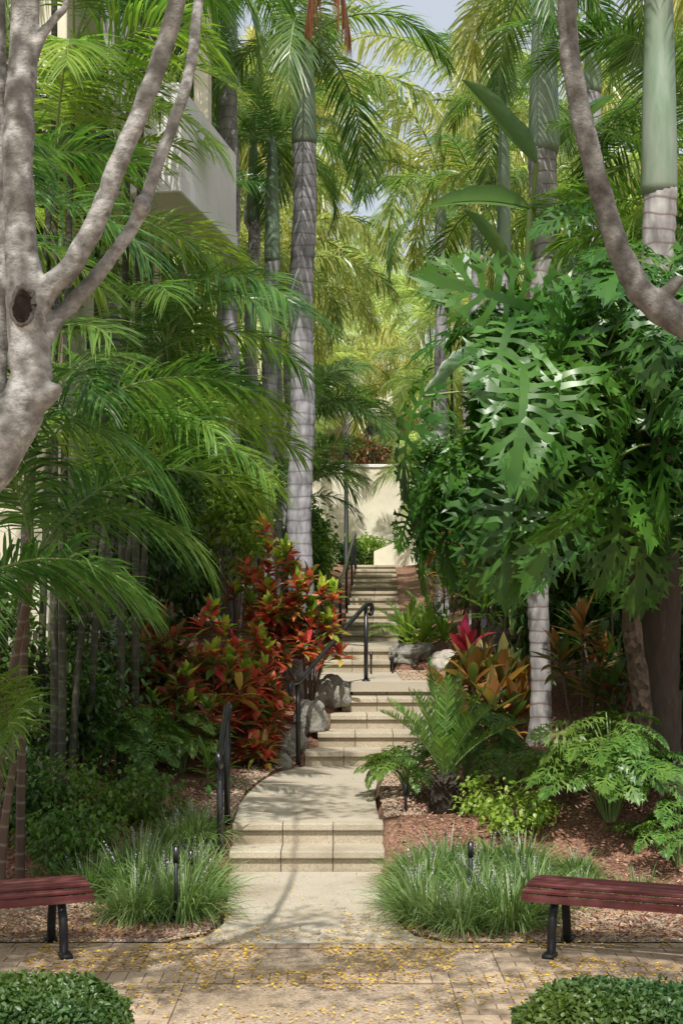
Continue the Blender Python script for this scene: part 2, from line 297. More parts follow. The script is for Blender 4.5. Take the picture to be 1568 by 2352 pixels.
def gravel(x0,x1):
    mb=MB();xx=np.linspace(x0,x1,50);yy=np.linspace(8.77,9.6,16);X,Y=np.meshgrid(xx,yy);Z=gz(X,Y,False)+.02
    i=np.arange(15)[:,None]*50;j=np.arange(49)[None];mb.add(np.stack([X,Y,Z],-1),np.stack([i+j,i+j+1,i+j+51,i+j+50],-1))
    solo('gravel_bed',mb.mesh('gv',[GRAV]),(0,0,0),'bed of small brown river pebbles','gravel',kind='structure')
gravel(-6,-1.07);gravel(.68,6)
# ---------------------------------------------------------------- stairs
def stairs(steps,label,tiles):
    x0,y0=steps[0][0],steps[0][2]
    t=thing('stone_staircase',(x0,y0,steps[0][3]),label,'stairs')
    for k,(xl,xr,y,z,r,depth) in enumerate(steps):
        mb=MB();w=(xr-xl)/tiles;g=.005
        for a in range(tiles):
            cx=xl+w*(a+.5)
            mb.box((cx,y+depth/2+.02,z+r/2-.03-.15),(w-g,depth-.0,r-.06+.3),0,0)
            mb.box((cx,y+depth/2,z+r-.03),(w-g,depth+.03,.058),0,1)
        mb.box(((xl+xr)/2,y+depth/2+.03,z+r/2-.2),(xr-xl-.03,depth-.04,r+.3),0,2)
        o=part('step',mb.mesh('step',[STEP,STEPT,GROUT],False,(x0,y0,steps[0][3])),t)
        b=o.modifiers.new('b','BEVEL');b.width=.009;b.segments=2
    return t
stairs([(-.88,.34,11.12,0,.165,.42),(-.88,.34,11.46,.165,.165,.22)],'two sandstone steps with tiled risers',3)
xl=[-.4,-.27,-.13,0,.13];fl=[]
for k in range(5): fl.append((xl[k],xl[k]+1.27,15.5+.46*k,.33+.165*k,.165,.6 if k<4 else .3))
stairs(fl,'five sandstone steps rising beside a black handrail',3)
stairs([(-.38,.68,19.8,1.155,.165,.6),(-.38,.68,20.3,1.32,.165,.4)],'two wide pale sandstone steps',2)
fl=[]
for k in range(11):
    u=k/10;fl.append((-.0+.4*u,1.02+.4*u,24+1.33*k,1.485+.152*k,.152,1.5))
stairs(fl,'long flight of weathered sandstone steps climbing away',2)
# ---------------------------------------------------------------- rocks
def rock(x,y,z,s,mat,label,seed):
    bm=bmesh.new()
    bmesh.ops.create_icosphere(bm,subdivisions=4,radius=1)
    for v in bm.verts:
        p=v.co.copy();q=Vector((p.x*1.1+seed*3.3,p.y*1.1,p.z*1.1))
        d=1+.45*mnoise.noise(q)+.2*mnoise.noise(q*2.7)+.07*mnoise.noise(q*7)
        c=mnoise.cell(q*1.6)*.2
        v.co=Vector((p.x*s[0],p.y*s[1],p.z*s[2]))*(d+c*.4)
    me=bpy.data.meshes.new('rock');bm.to_mesh(me);bm.free();me.materials.append(mat)
    for p in me.polygons:p.use_smooth=True
    return solo('rock',me,(x,y,z),label,'rock')
for a in [(-.12,16.9,1.05,(.24,.2,.2),ROCK,1),(-.34,16.2,.8,(.18,.18,.22),ROCK,2),(-.52,15.75,.55,(.14,.17,.2),ROCK,3),(-.5,16.9,1.05,(.16,.16,.14),ROCKW,4),(-.66,15.3,.4,(.13,.15,.11),ROCK,5),
          (1.0,20.2,1.38,(.32,.22,.17),ROCK,6),(1.4,19.2,1.3,(.22,.18,.16),ROCKW,7),(-.62,19.6,1.25,(.18,.18,.14),ROCK,8),(1.72,17.4,1.15,(.18,.17,.14),ROCKW,9)]:
    rock(a[0],a[1],a[2],a[3],a[4],'rugged pale cream garden boulder' if a[4] is ROCKW else 'mossy grey garden boulder beside the steps',a[5])
# ---------------------------------------------------------------- handrails
def arc(c,r,a0,a1,ax,n=8):
    ax=np.array(ax,float);return [np.array(c)+r*(math.cos(a)*ax+math.sin(a)*UP) for a in np.linspace(a0,a1,n)]
def rail(posts,label,loopr=.06,ext=.16):
    p0=posts[0];t=thing('handrail',p0[:3],label,'handrail')
    for p in posts:
        mb=MB();mb.tube([(p[0],p[1],p[2]-.05),(p[0],p[1],p[3])],.026,12);mb.tube([(p[0],p[1],p[2]+.004),(p[0],p[1],p[2]+.02)],.05,12)
        part('post',mb.mesh('post',[BLACK],True,p0[:3]),t)
    A=np.array([p0[0],p0[1],p0[3]]);B=np.array([posts[-1][0],posts[-1][1],posts[-1][3]])
    d=nrm(B-A);h=nrm(np.array([d[0],d[1],0]))
    pts=[];s=A-h*ext
    pts+=[q for q in arc(s+UP*-loopr,loopr,-math.pi*.45,-math.pi*1.5,h,9)]
    pts+=[A-h*.03]
    pts+=[A+(B-A)*u for u in(.06,.3,.6,.94)]
    pts+=[B+h*.03];e=B+h*ext
    pts+=[q for q in arc(e-UP*loopr,loopr,math.pi*.5,-math.pi*.55,h,9)]
    mb=MB();mb.tube(pts,.028,12);part('rail',mb.mesh('rail',[BLACK],True,p0[:3]),t)
rail([(-.95,11.15,0,.93),(-.93,11.6,.33,1.27)],'short black tubular handrail at the two steps',.05,.05)
rail([(-.47,15.45,.33,1.25),(.30,17.45,1.155,2.1)],'black tubular handrail with curled ends beside five steps')
rail([(-.02,24.3,1.5,2.45),(.1,28.6,2.0,2.95),(.24,33,2.5,3.45),(.36,37.6,3.1,4.05)],'long black handrail beside upper steps')
t=thing('lamp_post',(.12,36,3.0),'slim black lamp post beside upper steps','lamp post')
mb=MB();mb.tube([(0,0,0),(0,0,.1),(0,0,.11),(0,0,2.95)],[.08,.08,.06,.055],10);part('post',mb.mesh('lp',[BLACK]),t)
mb=MB();mb.box((-.08,0,2.98),(.34,.16,.06));part('lamp_head',mb.mesh('lh',[BLACK],False),t)
def spike(x,y,h):
    z=G(x,y);t=thing('garden_light',(x,y,z),'slim black garden light stake in planting','garden light','black garden light stakes')
    mb=MB();mb.tube([(0,0,-.05),(0,0,h)],.014,8);part('post',mb.mesh('sp',[BLACK]),t)
    mb=MB();mb.tube([(0,0,h-.1),(0,0,h)],[.02,.02],8);part('lamp_head',mb.mesh('sh',[BLACK]),t)
for a in [(-1.08,9.3,.52),(.87,9.6,.5),(.55,12.2,.25),(.40,19.3,.3),(.70,19.5,.25),(-1.1,10.4,.3)]: spike(*a)
# ---------------------------------------------------------------- benches
def bench(x,y,yaw,sgn,label):
    t=thing('park_bench',(x,y,0),label,'bench','red slatted park benches');t.rotation_euler=(0,0,yaw)
    Lb=1.55
    mb=MB()
    for k in range(5):
        yy=.045+k*.094;zz=.405-(.012 if k in(0,4) else 0)-(.0 if k else .01)
        w=.07;h=.013
        prof_=[(-w/2,-h+.006),(-w/2+.006,-h),(w/2-.006,-h),(w/2,-h+.006),(w/2,h-.006),(w/2-.006,h),(-w/2+.006,h),(-w/2,h-.006)]
        V=[]
        for xx in(0,Lb*sgn): V+=[(xx,yy+a,zz+b) for a,b in prof_]
        Q=[[i,(i+1)%8,8+(i+1)%8,8+i] for i in range(8)]+[[0,1,2,3],[0,3,4,7],[4,5,6,7],[8,11,10,9],[8,15,12,11],[12,15,14,13]]
        mb.add(V,Q)
    mb.box((Lb*sgn/2,-.004,.348),(Lb,.02,.042));mb.box((Lb*sgn/2,.469,.348),(Lb,.02,.042))
    part('seat',mb.mesh('seat',[RED],False),t)
    for xx in(.17,Lb-.17):
        mb=MB();a=np.linspace(0,math.pi,17);P=np.stack([0*a+xx*sgn,.235-.2*np.cos(a),.02+.33*np.sin(a)**.75],-1)
        P=np.vstack([[xx*sgn,-.005,.014],P,[xx*sgn,.475,.014]])
        mb.tube(P,np.concatenate([[.022],np.full(17,.027),[.022]]),8)
        mb.box((xx*sgn,.235,.366),(.05,.43,.03));mb.box((xx*sgn,-.005,.02),(.07,.11,.024));mb.box((xx*sgn,.475,.02),(.07,.11,.024))
        part('leg',mb.mesh('leg',[IRON]),t)
bench(1.07,8.45,R(-22),1,'red slatted bench with black arched iron legs on gravel')
bench(-1.47,8.45,R(22),-1,'red slatted bench with black arched iron legs beside grass')
# ---------------------------------------------------------------- foreground trees
def leafcloud(mb,c,rad,ncl,per,ll,lw,sig=.3,g=rng,surfb=.5,prof=PE,m=0,fold=.25,down=.2):
    c=np.array(c,float);rad=np.array(rad,float)
    d=nrm(g.normal(size=(ncl,3)));rr=g.uniform(0,1,ncl)**surfb
    cc=c+d*rad*rr[:,None]
    P=np.repeat(cc,per,0)+g.normal(size=(ncl*per,3))*sig*np.array([1,1,.7])
    D=nrm(P-c)*.5+nrm(g.normal(size=P.shape))*.9-UP*down
    blades(mb,P,D,ll*g.uniform(.6,1.2,len(P)),lw*g.uniform(.7,1.2,len(P)),.3,prof,fold=fold,twist=g.normal(0,.5,len(P)),m=m)
    return cc
def remesh(o,v):
    r=o.modifiers.new('r','REMESH');r.mode='VOXEL';r.voxel_size=v;r.use_smooth_shade=True
    s=o.modifiers.new('s','SMOOTH');s.factor=.6;s.iterations=4
def smoothpath(P,n=5):
    P=np.array(P,float);out=[]
    for i in range(len(P)-1):
        p0=P[max(i-1,0)];p1=P[i];p2=P[i+1];p3=P[min(i+2,len(P)-1)]
        for t in np.linspace(0,1,n,endpoint=False):
            out.append(.5*((2*p1)+(-p0+p2)*t+(2*p0-5*p1+4*p2-p3)*t*t+(-p0+3*p1-3*p2+p3)*t**3))
    out.append(P[-1]);return np.array(out)
def limb(mb,pts,jit=.003):
    a=smoothpath(pts,6);P=a[:,:3]+rng.normal(0,jit,(len(a),3));mb.tube(P,a[:,3]*.92*(1+rng.normal(0,.025,len(a))),14)
def fgtree(base,limbs,clouds,bark,label,seed):
    t=thing('tree',base,label,'tree')
    mb=MB()
    for l in limbs: limb(mb,l)
    o=part('trunk',mb.mesh('trunk',[bark],True,base),t);remesh(o,.011)
    mb=MB();g=np.random.default_rng(seed)
    for c,rad,n in clouds: leafcloud(mb,c,rad,n,44,.1,.042,.16,g,.6)  # leaf clouds above the view, spread to dapple the plaza and landing
    part('crown',mb.mesh('crown',[LF_MID],True,base),t)
    return t
T1=fgtree((-2.35,6,-.01),[
 [(-2.35,6,-.1,.17),(-2.25,6,.6,.14),(-2.0,6,1.6,.125),(-1.65,6,2.4,.12),(-1.42,6,2.78,.115),(-1.31,6,3.02,.105),(-1.325,6,3.24,.092),(-1.325,6,3.38,.092),(-1.35,6,3.62,.076),(-1.36,6,4.1,.07),(-1.33,6,4.65,.066),(-1.3,5.7,5.4,.055),(-1.3,4.8,6.3,.04)],
 [(-1.31,6,3.3,.07),(-1.24,5.99,3.41,.056),(-1.128,5.98,3.52,.052),(-1.03,5.97,3.69,.05),(-.962,5.96,3.86,.047),(-.815,5.94,4.21,.044),(-.68,5.9,4.6,.042),(-.45,5.6,5.4,.035),(-.3,4.9,6.4,.025)],
 [(-1.3,6.02,3.12,.055),(-1.23,6.05,3.27,.042),(-1.07,6.1,3.47,.037),(-.96,6.13,3.62,.033),(-.87,6.16,3.79,.034),(-.77,6.2,4.09,.03),(-.65,6.25,4.53,.028),(-.6,6.6,5.6,.022),(-.6,7.6,7.0,.015)],
 [(-1.33,6.0,2.9,.07),(-1.23,5.96,2.97,.05),(-1.185,5.94,2.985,.033)],
 [(-1.5,6.05,2.7,.06),(-1.47,6.1,3.1,.045),(-1.455,6.12,3.6,.04),(-1.47,6.1,4.6,.035),(-1.5,6,5.5,.03)],
 [(-1.33,6,4.35,.04),(-1.24,6,4.52,.022),(-1.14,6,4.66,.018),(-1.0,5.9,5.0,.012)],
 [(-.87,6.16,3.77,.03),(-.86,6.13,3.80,.042),(-.85,6.12,3.84,.03)],
 [(-1.36,6,4.9,.04),(-1.6,6.6,5.9,.03),(-1.9,7.4,7.0,.02)],
],[((-2.2,3.9,6.9),(2.0,1.5,.6),56),((-.2,3.7,7.1),(1.4,1.3,.5),34),((-.9,7.7,7.6),(1.5,1.4,.45),26),((-2.6,6.4,7.2),(1.3,1.3,.5),30)],BARK1,'mottled grey barked tree with forked branches and dark knot hole',1)
mb=MB();a=np.linspace(0,2*math.pi,25)
kc=np.array([-1.325,5.915,3.33])
for sc_,dy,rr in((.8,0,.013),(.6,-.004,.011),(.42,.003,.010)):
    P=np.stack([kc[0]+.05*sc_*np.cos(a)*(1+.15*np.sin(2*a)),kc[1]+dy+.012*np.abs(np.cos(a)),kc[2]+.1*sc_*np.sin(a)-.01*(sc_<.8)],-1)
    P+=np.random.default_rng(3).normal(0,.003,P.shape);P[-1]=P[0];mb.tube(P,rr,8,0 if sc_==.8 else 1,caps=False)
u=np.linspace(0,1,5);A_=np.linspace(0,2*math.pi,17)
V=[(kc[0]+.034*r_*math.cos(q),kc[1]-.001-.010*(1-r_),kc[2]-.004+.07*r_*math.sin(q)) for r_ in u for q in A_]
Q=[[i*17+j,i*17+j+1,(i+1)*17+j+1,(i+1)*17+j] for i in range(4) for j in range(16)]
mb.add(V,Q,1)
part('knot_hole',mb.mesh('knot',[BARK2,DARKH],True,(-2.35,6,-.01)),T1,label='dark brown hollow knot with raised rim')
T2=fgtree((2.75,6.5,-.01),[
 [(2.75,6.5,-.1,.17),(2.7,6.5,1.0,.14),(2.5,6.5,2.2,.12),(2.1,6.5,3.0,.1),(1.8,6.5,3.23,.088),(1.56,6.5,3.38,.08),(1.425,6.5,3.46,.072),(1.305,6.5,3.62,.062),(1.226,6.5,3.83,.056),(1.146,6.5,4.12,.055),(1.066,6.5,4.45,.052),(1.03,6.5,4.85,.05),(1.0,6.1,5.6,.04),(1.0,5.2,6.4,.03)],
 [(1.44,6.5,3.47,.05),(1.50,6.46,3.53,.036),(1.53,6.45,3.56,.03)],
 [(2.5,6.5,2.2,.1),(2.5,6.3,3.5,.09),(2.4,5.8,4.8,.07),(2.2,5,6.2,.04)],
],[((1.9,3.7,7.0),(1.9,1.3,.6),52)],BARK2,'grey brown tree with curving rough trunk',2)
# ---------------------------------------------------------------- palms
def palmcrown(kind,seed,nf=12,L=2.8):
    mb=MB();g=np.random.default_rng(seed)
    for i in range(nf):
        f=i/(nf-1);az=i*2.4+g.uniform(-.2,.2);th=R(80-80*f+g.uniform(-8,8));bd=R(75+45*f+g.uniform(-10,15))
        l=L*g.uniform(.85,1.1)
        if kind=='fox': frond(mb,(0,0,0),az,th,l,bd,n=115,ll=.44,lw=.034,ang=(70,35),plum=100,droop=.55,start=.1,rr=.022,seed=seed*50+i,prof=np.array([.5,1,.45]))
        else: frond(mb,(0,0,0),az,th,l,bd,n=86,ll=.56,lw=.027,ang=(66,25),vee=10,droop=.45,start=.08,rr=.02,seed=seed*50+i,sway=.4)
    return mb.mesh('palm_crown',[LF_FOX if kind=='fox' else LF_PALM,RACH])
FOX=[palmcrown('fox',s,11) for s in(1,2,3)]
KING=[palmcrown('king',s,10,2.5) for s in(4,5)]
def palm(x,y,zt,zs,r0,r1,crown,rz,label,lean=0.,mat=TRK,group='tall palms in the garden',sc=1,period=.15,skirt=0):
    zb=G(x,y)-.05;t=thing('palm_tree',(x,y,zb),label,'palm tree',group)
    H=zt-zb;n=int(H/period);P=[];r=[];g=np.random.default_rng(int(x*100)+int(y*7)+999)
    for k in range(n+1):
        u=k/n;xx=lean*u*u+.02*math.sin(k*.35);rad=(r0+(r1-r0)*u)*(1+.5*math.exp(-k*.7))*(1+g.normal(0,.014))
        for dz,q in((0,1.035),(.03,1.0),(period*.6,.985)):
            P.append((xx,0,k*H/n+dz));r.append(rad*q)
    mb=MB();mb.tube(P,r,14);part('trunk',mb.mesh('trunk',[mat]),t)
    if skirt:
        mb=MB();zz=np.linspace(0,skirt,30);mb.tube(np.stack([0*zz,0*zz,zz],-1),(r0+.03)*(1+g.normal(0,.05,30)),14);part('dark_trunk_sleeve',mb.mesh('fb',[DKTRK]),t)  # separate darker sleeve around the lower trunk
    hs=zs-zt
    mb=MB();mb.tube([(lean,0,H),(lean,0,H+.08),(lean,0,H+hs*.3),(lean,0,H+hs*.7),(lean,0,H+hs)],[r1*1.0,r1*1.12,r1*1.02,r1*.8,r1*.5],14);part('crownshaft',mb.mesh('shaft',[SHAFT]),t)
    c=part('crown',crown,t,(lean,0,H+hs*.95),rz);c.scale=(sc,sc,sc);return t
palm(-.52,18,7.9,9.3,.165,.15,KING[0],.5,'tall grey ringed palm rising from red shrubs',.05,skirt=.25)
palm(-1.5,19,9,10.4,.145,.13,KING[1],1.5,'tall lilac grey palm trunk',.0)
palm(-1.42,22,8.0,9.4,.1,.095,KING[0],2.5,'slender grey palm with feathery crown',.06,sc=.8)
palm(-1.12,21,7.15,9.0,.125,.11,KING[1],3.6,'slender palm with green crownshaft',.1,sc=.7)
palm(2.08,15,6.85,8.9,.1,.15,KING[0],4.0,'thick ringed palm with brown leaf scars',.05,TRKB,period=.13,sc=.75)
palm(2.2,20,6.8,9.4,.12,.095,KING[1],5.1,'grey palm behind split leaf foliage',.08,sc=.7)
palm(3.0,17,8.2,9.9,.1,.095,FOX[0],.3,'slim palm with pale trunk')
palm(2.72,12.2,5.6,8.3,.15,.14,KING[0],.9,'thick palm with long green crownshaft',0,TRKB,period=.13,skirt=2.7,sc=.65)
bgp=[(-.75,26,11.2),(1.85,26.5,10.0),(2.8,29,12.3),(-1.0,30,9.9),(2.5,36,11.6),(3.9,33,11.4),(-1.8,28,11.6),(-2.9,26,11.4),(4.5,25,11),(5.9,27,10),(3.6,41,10.6),(-1.2,42,10.8),(-4.2,21,9.2),(-5.4,24,8.6),(2.2,23.2,8.6),(-1.1,24.2,7.8),(3.6,22,8.2),(6.2,20,8),(2.9,43,9.2),(-2.6,16.0,9.6),(0.2,50,14),(-1.05,28.5,8.3),(.3,47,10.6),(1.8,47.5,9.4)]
for k,(x,y,z) in enumerate(bgp):
    palm(x,y,z-.9,z,.12,.1,FOX[k%3] if k%5!=4 or k>20 else KING[k%2],k*1.3,'tall foxtail palm with bushy drooping fronds' if k%5!=4 else 'tall palm with feathery fronds',0,sc=(1.0+.25*((k*7)%5)/5)*(.8 if z<9.3 else 1))
t=thing('dead_palm_frond',(-.3,16.5,9.95),'dried reddish brown palm frond hanging down','palm frond')
mb=MB()
frond(mb,(0,0,0),R(-20),R(-60),1.3,R(25),n=100,ll=.6,lw=.022,ang=(30,10),vee=-30,droop=.3,seed=5,rr=.025)
frond(mb,(0.15,0,0.1),R(200),R(-70),1.2,R(15),n=90,ll=.6,lw=.022,ang=(30,10),vee=-30,droop=.3,seed=6,rr=.025)
part('leaflets',mb.mesh('df',[LF_DEAD,STEMB]),t)
# ---------------------------------------------------------------- cane palms
def cane(x,y,stems,label,mat=STEMG,lf=LF_CANE,seed=0,group='clumping cane palms'):
    zb=G(x,y)-.03;t=thing('cane_palm',(x,y,zb),label,'palm',group);g=np.random.default_rng(seed+100)
    for k,(dx,dy,h,lx,fr) in enumerate(stems):
        P=smoothpath([(dx,dy,0),(dx+lx*.15,dy,h*.35),(dx+lx*.5,dy,h*.7),(dx+lx,dy,h)],6)
        mb=MB();mb.tube(P,np.linspace(.036,.026,len(P)),9);part('stem',mb.mesh('stem',[mat]),t)
        mb=MB()
        for q,(az,th,L,bd) in enumerate(fr):
            frond(mb,P[-1],R(az),R(th),L,R(bd+8),n=int(34*L),ll=.44+.06*L,lw=.025,ang=(72,32),vee=14 if q%2 else 30,droop=.5,start=.16,rr=.013,seed=seed*97+k*13+q,roll=g.uniform(-.7,.7))
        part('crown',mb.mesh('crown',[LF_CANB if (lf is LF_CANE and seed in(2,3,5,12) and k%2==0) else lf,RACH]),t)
def rfr(g,n,L=2.0,azc=None,spr=180):
    return [((azc if azc is not None else 0)+g.uniform(-spr,spr),g.uniform(45,85),L*g.uniform(.8,1.2),g.uniform(70,130)) for _ in range(n)]
g=np.random.default_rng(11)
cane(-2.5,10.2,[(0,0,2.4,.3,rfr(g,6,1.8,-30,90)),(.15,.2,3.2,.1,rfr(g,6,1.8,-30,110)),(.1,-.2,1.0,.1,rfr(g,4,1.3,-60,60))],'cane palm clump with ringed reddish stems',STEMR,seed=1)
cane(-2.35,12.4,[(0,0,2.4,.25,[(5,70,2.2,105),(-20,60,2.1,110),(-50,75,2.0,110),(-100,70,1.8,100)]),(.1,.3,3.5,.3,[(0,72,2.35,112),(15,60,2.1,105),(-25,78,2.3,118),(-70,70,1.9,100)]),(-.3,.1,4.6,.2,rfr(g,5,2.0,-30,90))],'tall cane palm clump with long arching fronds',seed=2)
cane(-2.35,14.8,[(0,0,3.0,.3,[(0,70,1.6,110),(-40,60,1.8,110),(-80,70,1.8,110)]),(.2,.2,4.2,.3,[(0,70,1.5,115),(-30,60,1.6,110),(-60,70,1.8,110),(-110,60,2,100)]),(-.3,.2,5.6,.1,rfr(g,5,1.8,-60,60))],'cane palm clump with arching bright green fronds',seed=3)
cane(-2.8,9.2,[(0,0,2.0,.1,rfr(g,5,1.7,-10,60)),(.1,.1,3.0,0,rfr(g,5,1.8,-10,70)),(-.1,.2,4.2,.1,rfr(g,5,1.9,-10,80))],'dense cane palm clump',seed=4)
cane(-2.6,11.4,[(0,0,5.3,.3,[(0,75,1.9,110),(30,65,1.9,110),(-30,80,2.1,120),(-70,60,2,110),(60,80,2.0,100)]),(.3,.3,6.3,.1,[(0,70,2.2,110),(40,70,2.0,120),(-40,70,2.3,120),(-80,60,2,110)]),(.2,.5,6.9,0,rfr(g,6,2.1,-10,90))],'very tall cane palm clump',seed=5)
cane(-2.7,17.0,[(0,0,5.0,.2,rfr(g,5,1.9,-50,70)),(.3,.3,7.4,.2,rfr(g,6,2.1,-30,90)),(.2,-.2,3.0,.2,rfr(g,5,1.6,-40,70))],'cane palm clump near the building',seed=6)
cane(-2.0,12.9,[(0,0,7.2,.1,rfr(g,5,1.7,-40,120)),(.1,.2,8.2,.1,rfr(g,6,1.8,0,180))],'slender cane palm in front of white balcony',seed=13)
cane(-.95,22.5,[(0,0,2.0,.1,rfr(g,6,1.7,-20,100)),(.1,.2,3.4,.1,rfr(g,6,1.9,0,90))],'feathery cane palm overhanging upper steps',lf=LF_PALM,seed=7)
cane(-.95,27,[(0,0,2.4,.1,rfr(g,6,1.6,-20,100)),(.1,.2,4.0,.1,rfr(g,6,1.9,0,90))],'feathery cane palm beside upper steps',lf=LF_PALM,seed=8)
cane(2.3,30,[(0,0,2.4,-.1,rfr(g,6,1.6,200,90)),(.1,.2,4.0,-.1,rfr(g,6,1.8,180,90)),(.1,.2,5.6,-.1,rfr(g,6,2.0,180,90))],'haze-paled green palm beside upper steps',lf=LF_FAR,seed=9)
cane(2.5,38.5,[(0,0,2.8,-.1,rfr(g,7,1.6,200,120)),(.3,.2,4.4,-.1,rfr(g,7,1.9,180,120)),(0,.2,6.4,-.1,rfr(g,7,2.2,180,120))],'haze-paled green palm at the top of steps',lf=LF_FAR,seed=10)
cane(-1.2,39.5,[(0,0,3.2,.1,rfr(g,6,1.5,0,90)),(.3,.2,5.4,.1,rfr(g,7,1.8,0,120))],'haze-paled feathery palm at top of steps',lf=LF_FAR,seed=14)
cane(3.6,14.0,[(0,0,4.8,-.1,rfr(g,7,2.0,200,90)),(.1,.2,6.0,-.1,rfr(g,7,2.2,180,90))],'cane palm behind split leaf foliage',seed=12)
# ---------------------------------------------------------------- philodendron
def philoleaf(seed,nl=9):
    g=np.random.default_rng(seed);mb=MB()
    for sd in(-1,1):
        for k in range(nl):
            u=k/(nl-1);x=.0+.84*u**.95;A=math.radians(125-98*u+g.uniform(-6,6));l=(.34+.28*math.sin(math.pi*min(1,.25+u*.75)))*g.uniform(.82,1.12)*(1-.38*u)
            D=np.array([[math.cos(A),sd*math.sin(A),0]]);P=np.array([[x,0,0.]])
            w=.078*(1-.15*u)
            blades(mb,P,D,l,w,0,np.array([1.0,.7,.75,1.15,.7,.05]))
            for sg in(-1,1):
                for uu,lf in((.45,.14),(.68,.15)):
                    A2=A+sg*math.radians(42);D2=np.array([[math.cos(A2),sd*math.sin(A2),0]])
                    blades(mb,P+D*l*uu,D2,lf,.04,0,np.array([1,.8,.05]))
    blades(mb,np.array([[.7,0,0.]]),np.array([[1.,0,0]]),.38,.11,0,np.array([1,.8,1.0,.5,.03]))
    blades(mb,np.array([[-.03,0,0.004]]),np.array([[1.,0,0]]),.95,.07,0,np.array([.8,1.3,1.1,.7,.1]))
    V=np.concatenate(mb.V);Q=np.concatenate(mb.Q)
    V[:,2]+= -.45*V[:,0]**2-.95*V[:,1]**2+.06*np.sin(V[:,1]*24+V[:,0]*11)*np.abs(V[:,1])*2+np.abs(V[:,1])*.3
    return V,Q
PHL=[philoleaf(s) for s in(1,2,3,4,5)]
def putleaf(mb,org,d,nrml,size,k,m=0):
    d=nrm(np.array(d,float));n=np.array(nrml,float);n=nrm(n-d*n.dot(d));b=np.cross(n,d)
    V,Q=PHL[k%5];mb.add((V*size)@np.array([d,b,n])+np.array(org),Q,m)
def philo(base,masses,label,size=(.4,.62),trunk=None,mat=LF_PHIL,seed=1,name='philodendron'):
    t=thing(name,base,label,'plant');g=np.random.default_rng(seed);mb=MB();ms=MB()
    for c,rad,n in masses:
        c=np.array(c,float);rad=np.array(rad,float)
        for k in range(n):
            d=nrm(g.normal(size=3));
            if d[2]<-.5:d[2]*=-1
            if d[1]>.35 and g.random()<.6:d[1]*=-1
            f=g.uniform(.4,1.2) if g.random()<.82 else g.uniform(1.2,1.55);p=c+d*rad*f
            out=nrm(np.array([d[0],d[1],0])+g.normal(0,.5,3)*np.array([1,1,0]))
            dr=out*g.uniform(.35,1)+UP*(-.9+.8*d[2]+g.uniform(-.5,.4))
            nn=UP*.8+out*.5+g.normal(0,.45,3)
            putleaf(mb,p,dr,nn,g.uniform(*size),k)
            q=c+(p-c)*.25-UP*rad[2]*.35
            if k%2==0 or f>1.2: ms.tube(smoothpath([q,(q+p)/2+UP*.12,p],3),.009,5,0,caps=False)
    part('leaves',mb.mesh('leaves',[mat],True,base),t);part('petioles',ms.mesh('pet',[RACH],True,base),t)
    if trunk:
        ms=MB();a=smoothpath(trunk,7);r=a[:,3]*(1+.08*np.sin(np.arange(len(a))*2.1));ms.tube(a[:,:3],r,12);part('trunk',ms.mesh('tr',[SCALY],True,base),t)
b=(2.45,11.9,G(2.45,11.9))
philo(b,[((2.5,11.8,4.3),(.85,.8,.7),36),((1.85,11.3,3.8),(.8,.8,.65),38),((2.75,11.0,3.5),(.85,.9,.75),36),((1.35,12.0,3.15),(.6,.8,.36),20),((2.2,11.3,3.05),(.8,.8,.33),18),((1.5,11.8,4.2),(.35,.5,.35),9)],
 'huge glossy dark green split leaf philodendron on scaly trunk',trunk=[(2.45,11.9,.3,.1),(2.5,11.85,1.2,.085),(2.4,11.8,2.0,.08),(2.45,11.8,2.9,.075),(2.3,11.8,3.8,.06)],size=(.52,.88),seed=3)
b=(3.2,14,G(3.2,14))
philo(b,[((3.0,13.6,4.9),(1.2,.8,.8),45),((3.3,13.6,3.8),(1,.8,.8),36)],'glossy split leaf philodendron on dark fibrous trunk',seed=5,trunk=[(2.9,12.9,.3,.17),(2.95,12.95,1.8,.16),(3.0,13.3,3.2,.12),(3.0,13.5,4.4,.09)])
b=(1.8,19.5,G(1.8,19.5))
philo(b,[((1.65,19.3,3.5),(.6,.7,.9),56),((2.1,18.6,3.2),(.6,.6,.45),22)],'tall split leaf philodendron beside the upper landing',seed=6,size=(.4,.6),trunk=[(1.85,19.6,1.2,.07),(1.85,19.6,3,.06)])
def xanadu(x,y,r,n,h,size,label,seed,mat=LF_XAN):
    z=G(x,y);t=thing('split_leaf_shrub',(x,y,z),label,'shrub');g=np.random.default_rng(seed);mb=MB();ms=MB()
    for k in range(n):
        a=g.uniform(0,2*math.pi);f=g.uniform(.1,1)**.6;p=np.array([math.cos(a)*r*f,math.sin(a)*r*f,h*(1.05-.55*f**1.5)*g.uniform(.75,1.1)])
        out=np.array([math.cos(a),math.sin(a),0]);putleaf(mb,p,out+UP*g.uniform(-.5,.3),UP+out*.3+g.normal(0,.25,3),size*g.uniform(.7,1.15),k)
        ms.tube(smoothpath([(out*.04)+UP*.0,p*np.array([.4,.4,.7]),p],3),.006,5,0,caps=False)
    part('leaves',mb.mesh('lv',[mat]),t);part('petioles',ms.mesh('pt',[RACH]),t)
xanadu(2.15,11.4,.5,80,.85,.3,'split leaf shrub with light green lobed leaves',1)
xanadu(2.6,10.9,.35,34,.55,.27,'low split leaf shrub in mulch',2)
xanadu(.62,13.0,.36,36,.5,.24,'lobed leaf shrub behind cycad',3)
xanadu(1.2,13.2,.42,44,.75,.25,'lobed leaf shrub around cycad',4)
xanadu(1.5,12.5,.3,18,.4,.22,'lobed leaf shrub in mulch bed',5)
xanadu(-1.95,13.0,.4,34,.7,.28,'dark lobed leaf shrub under palms',6,LF_MID)
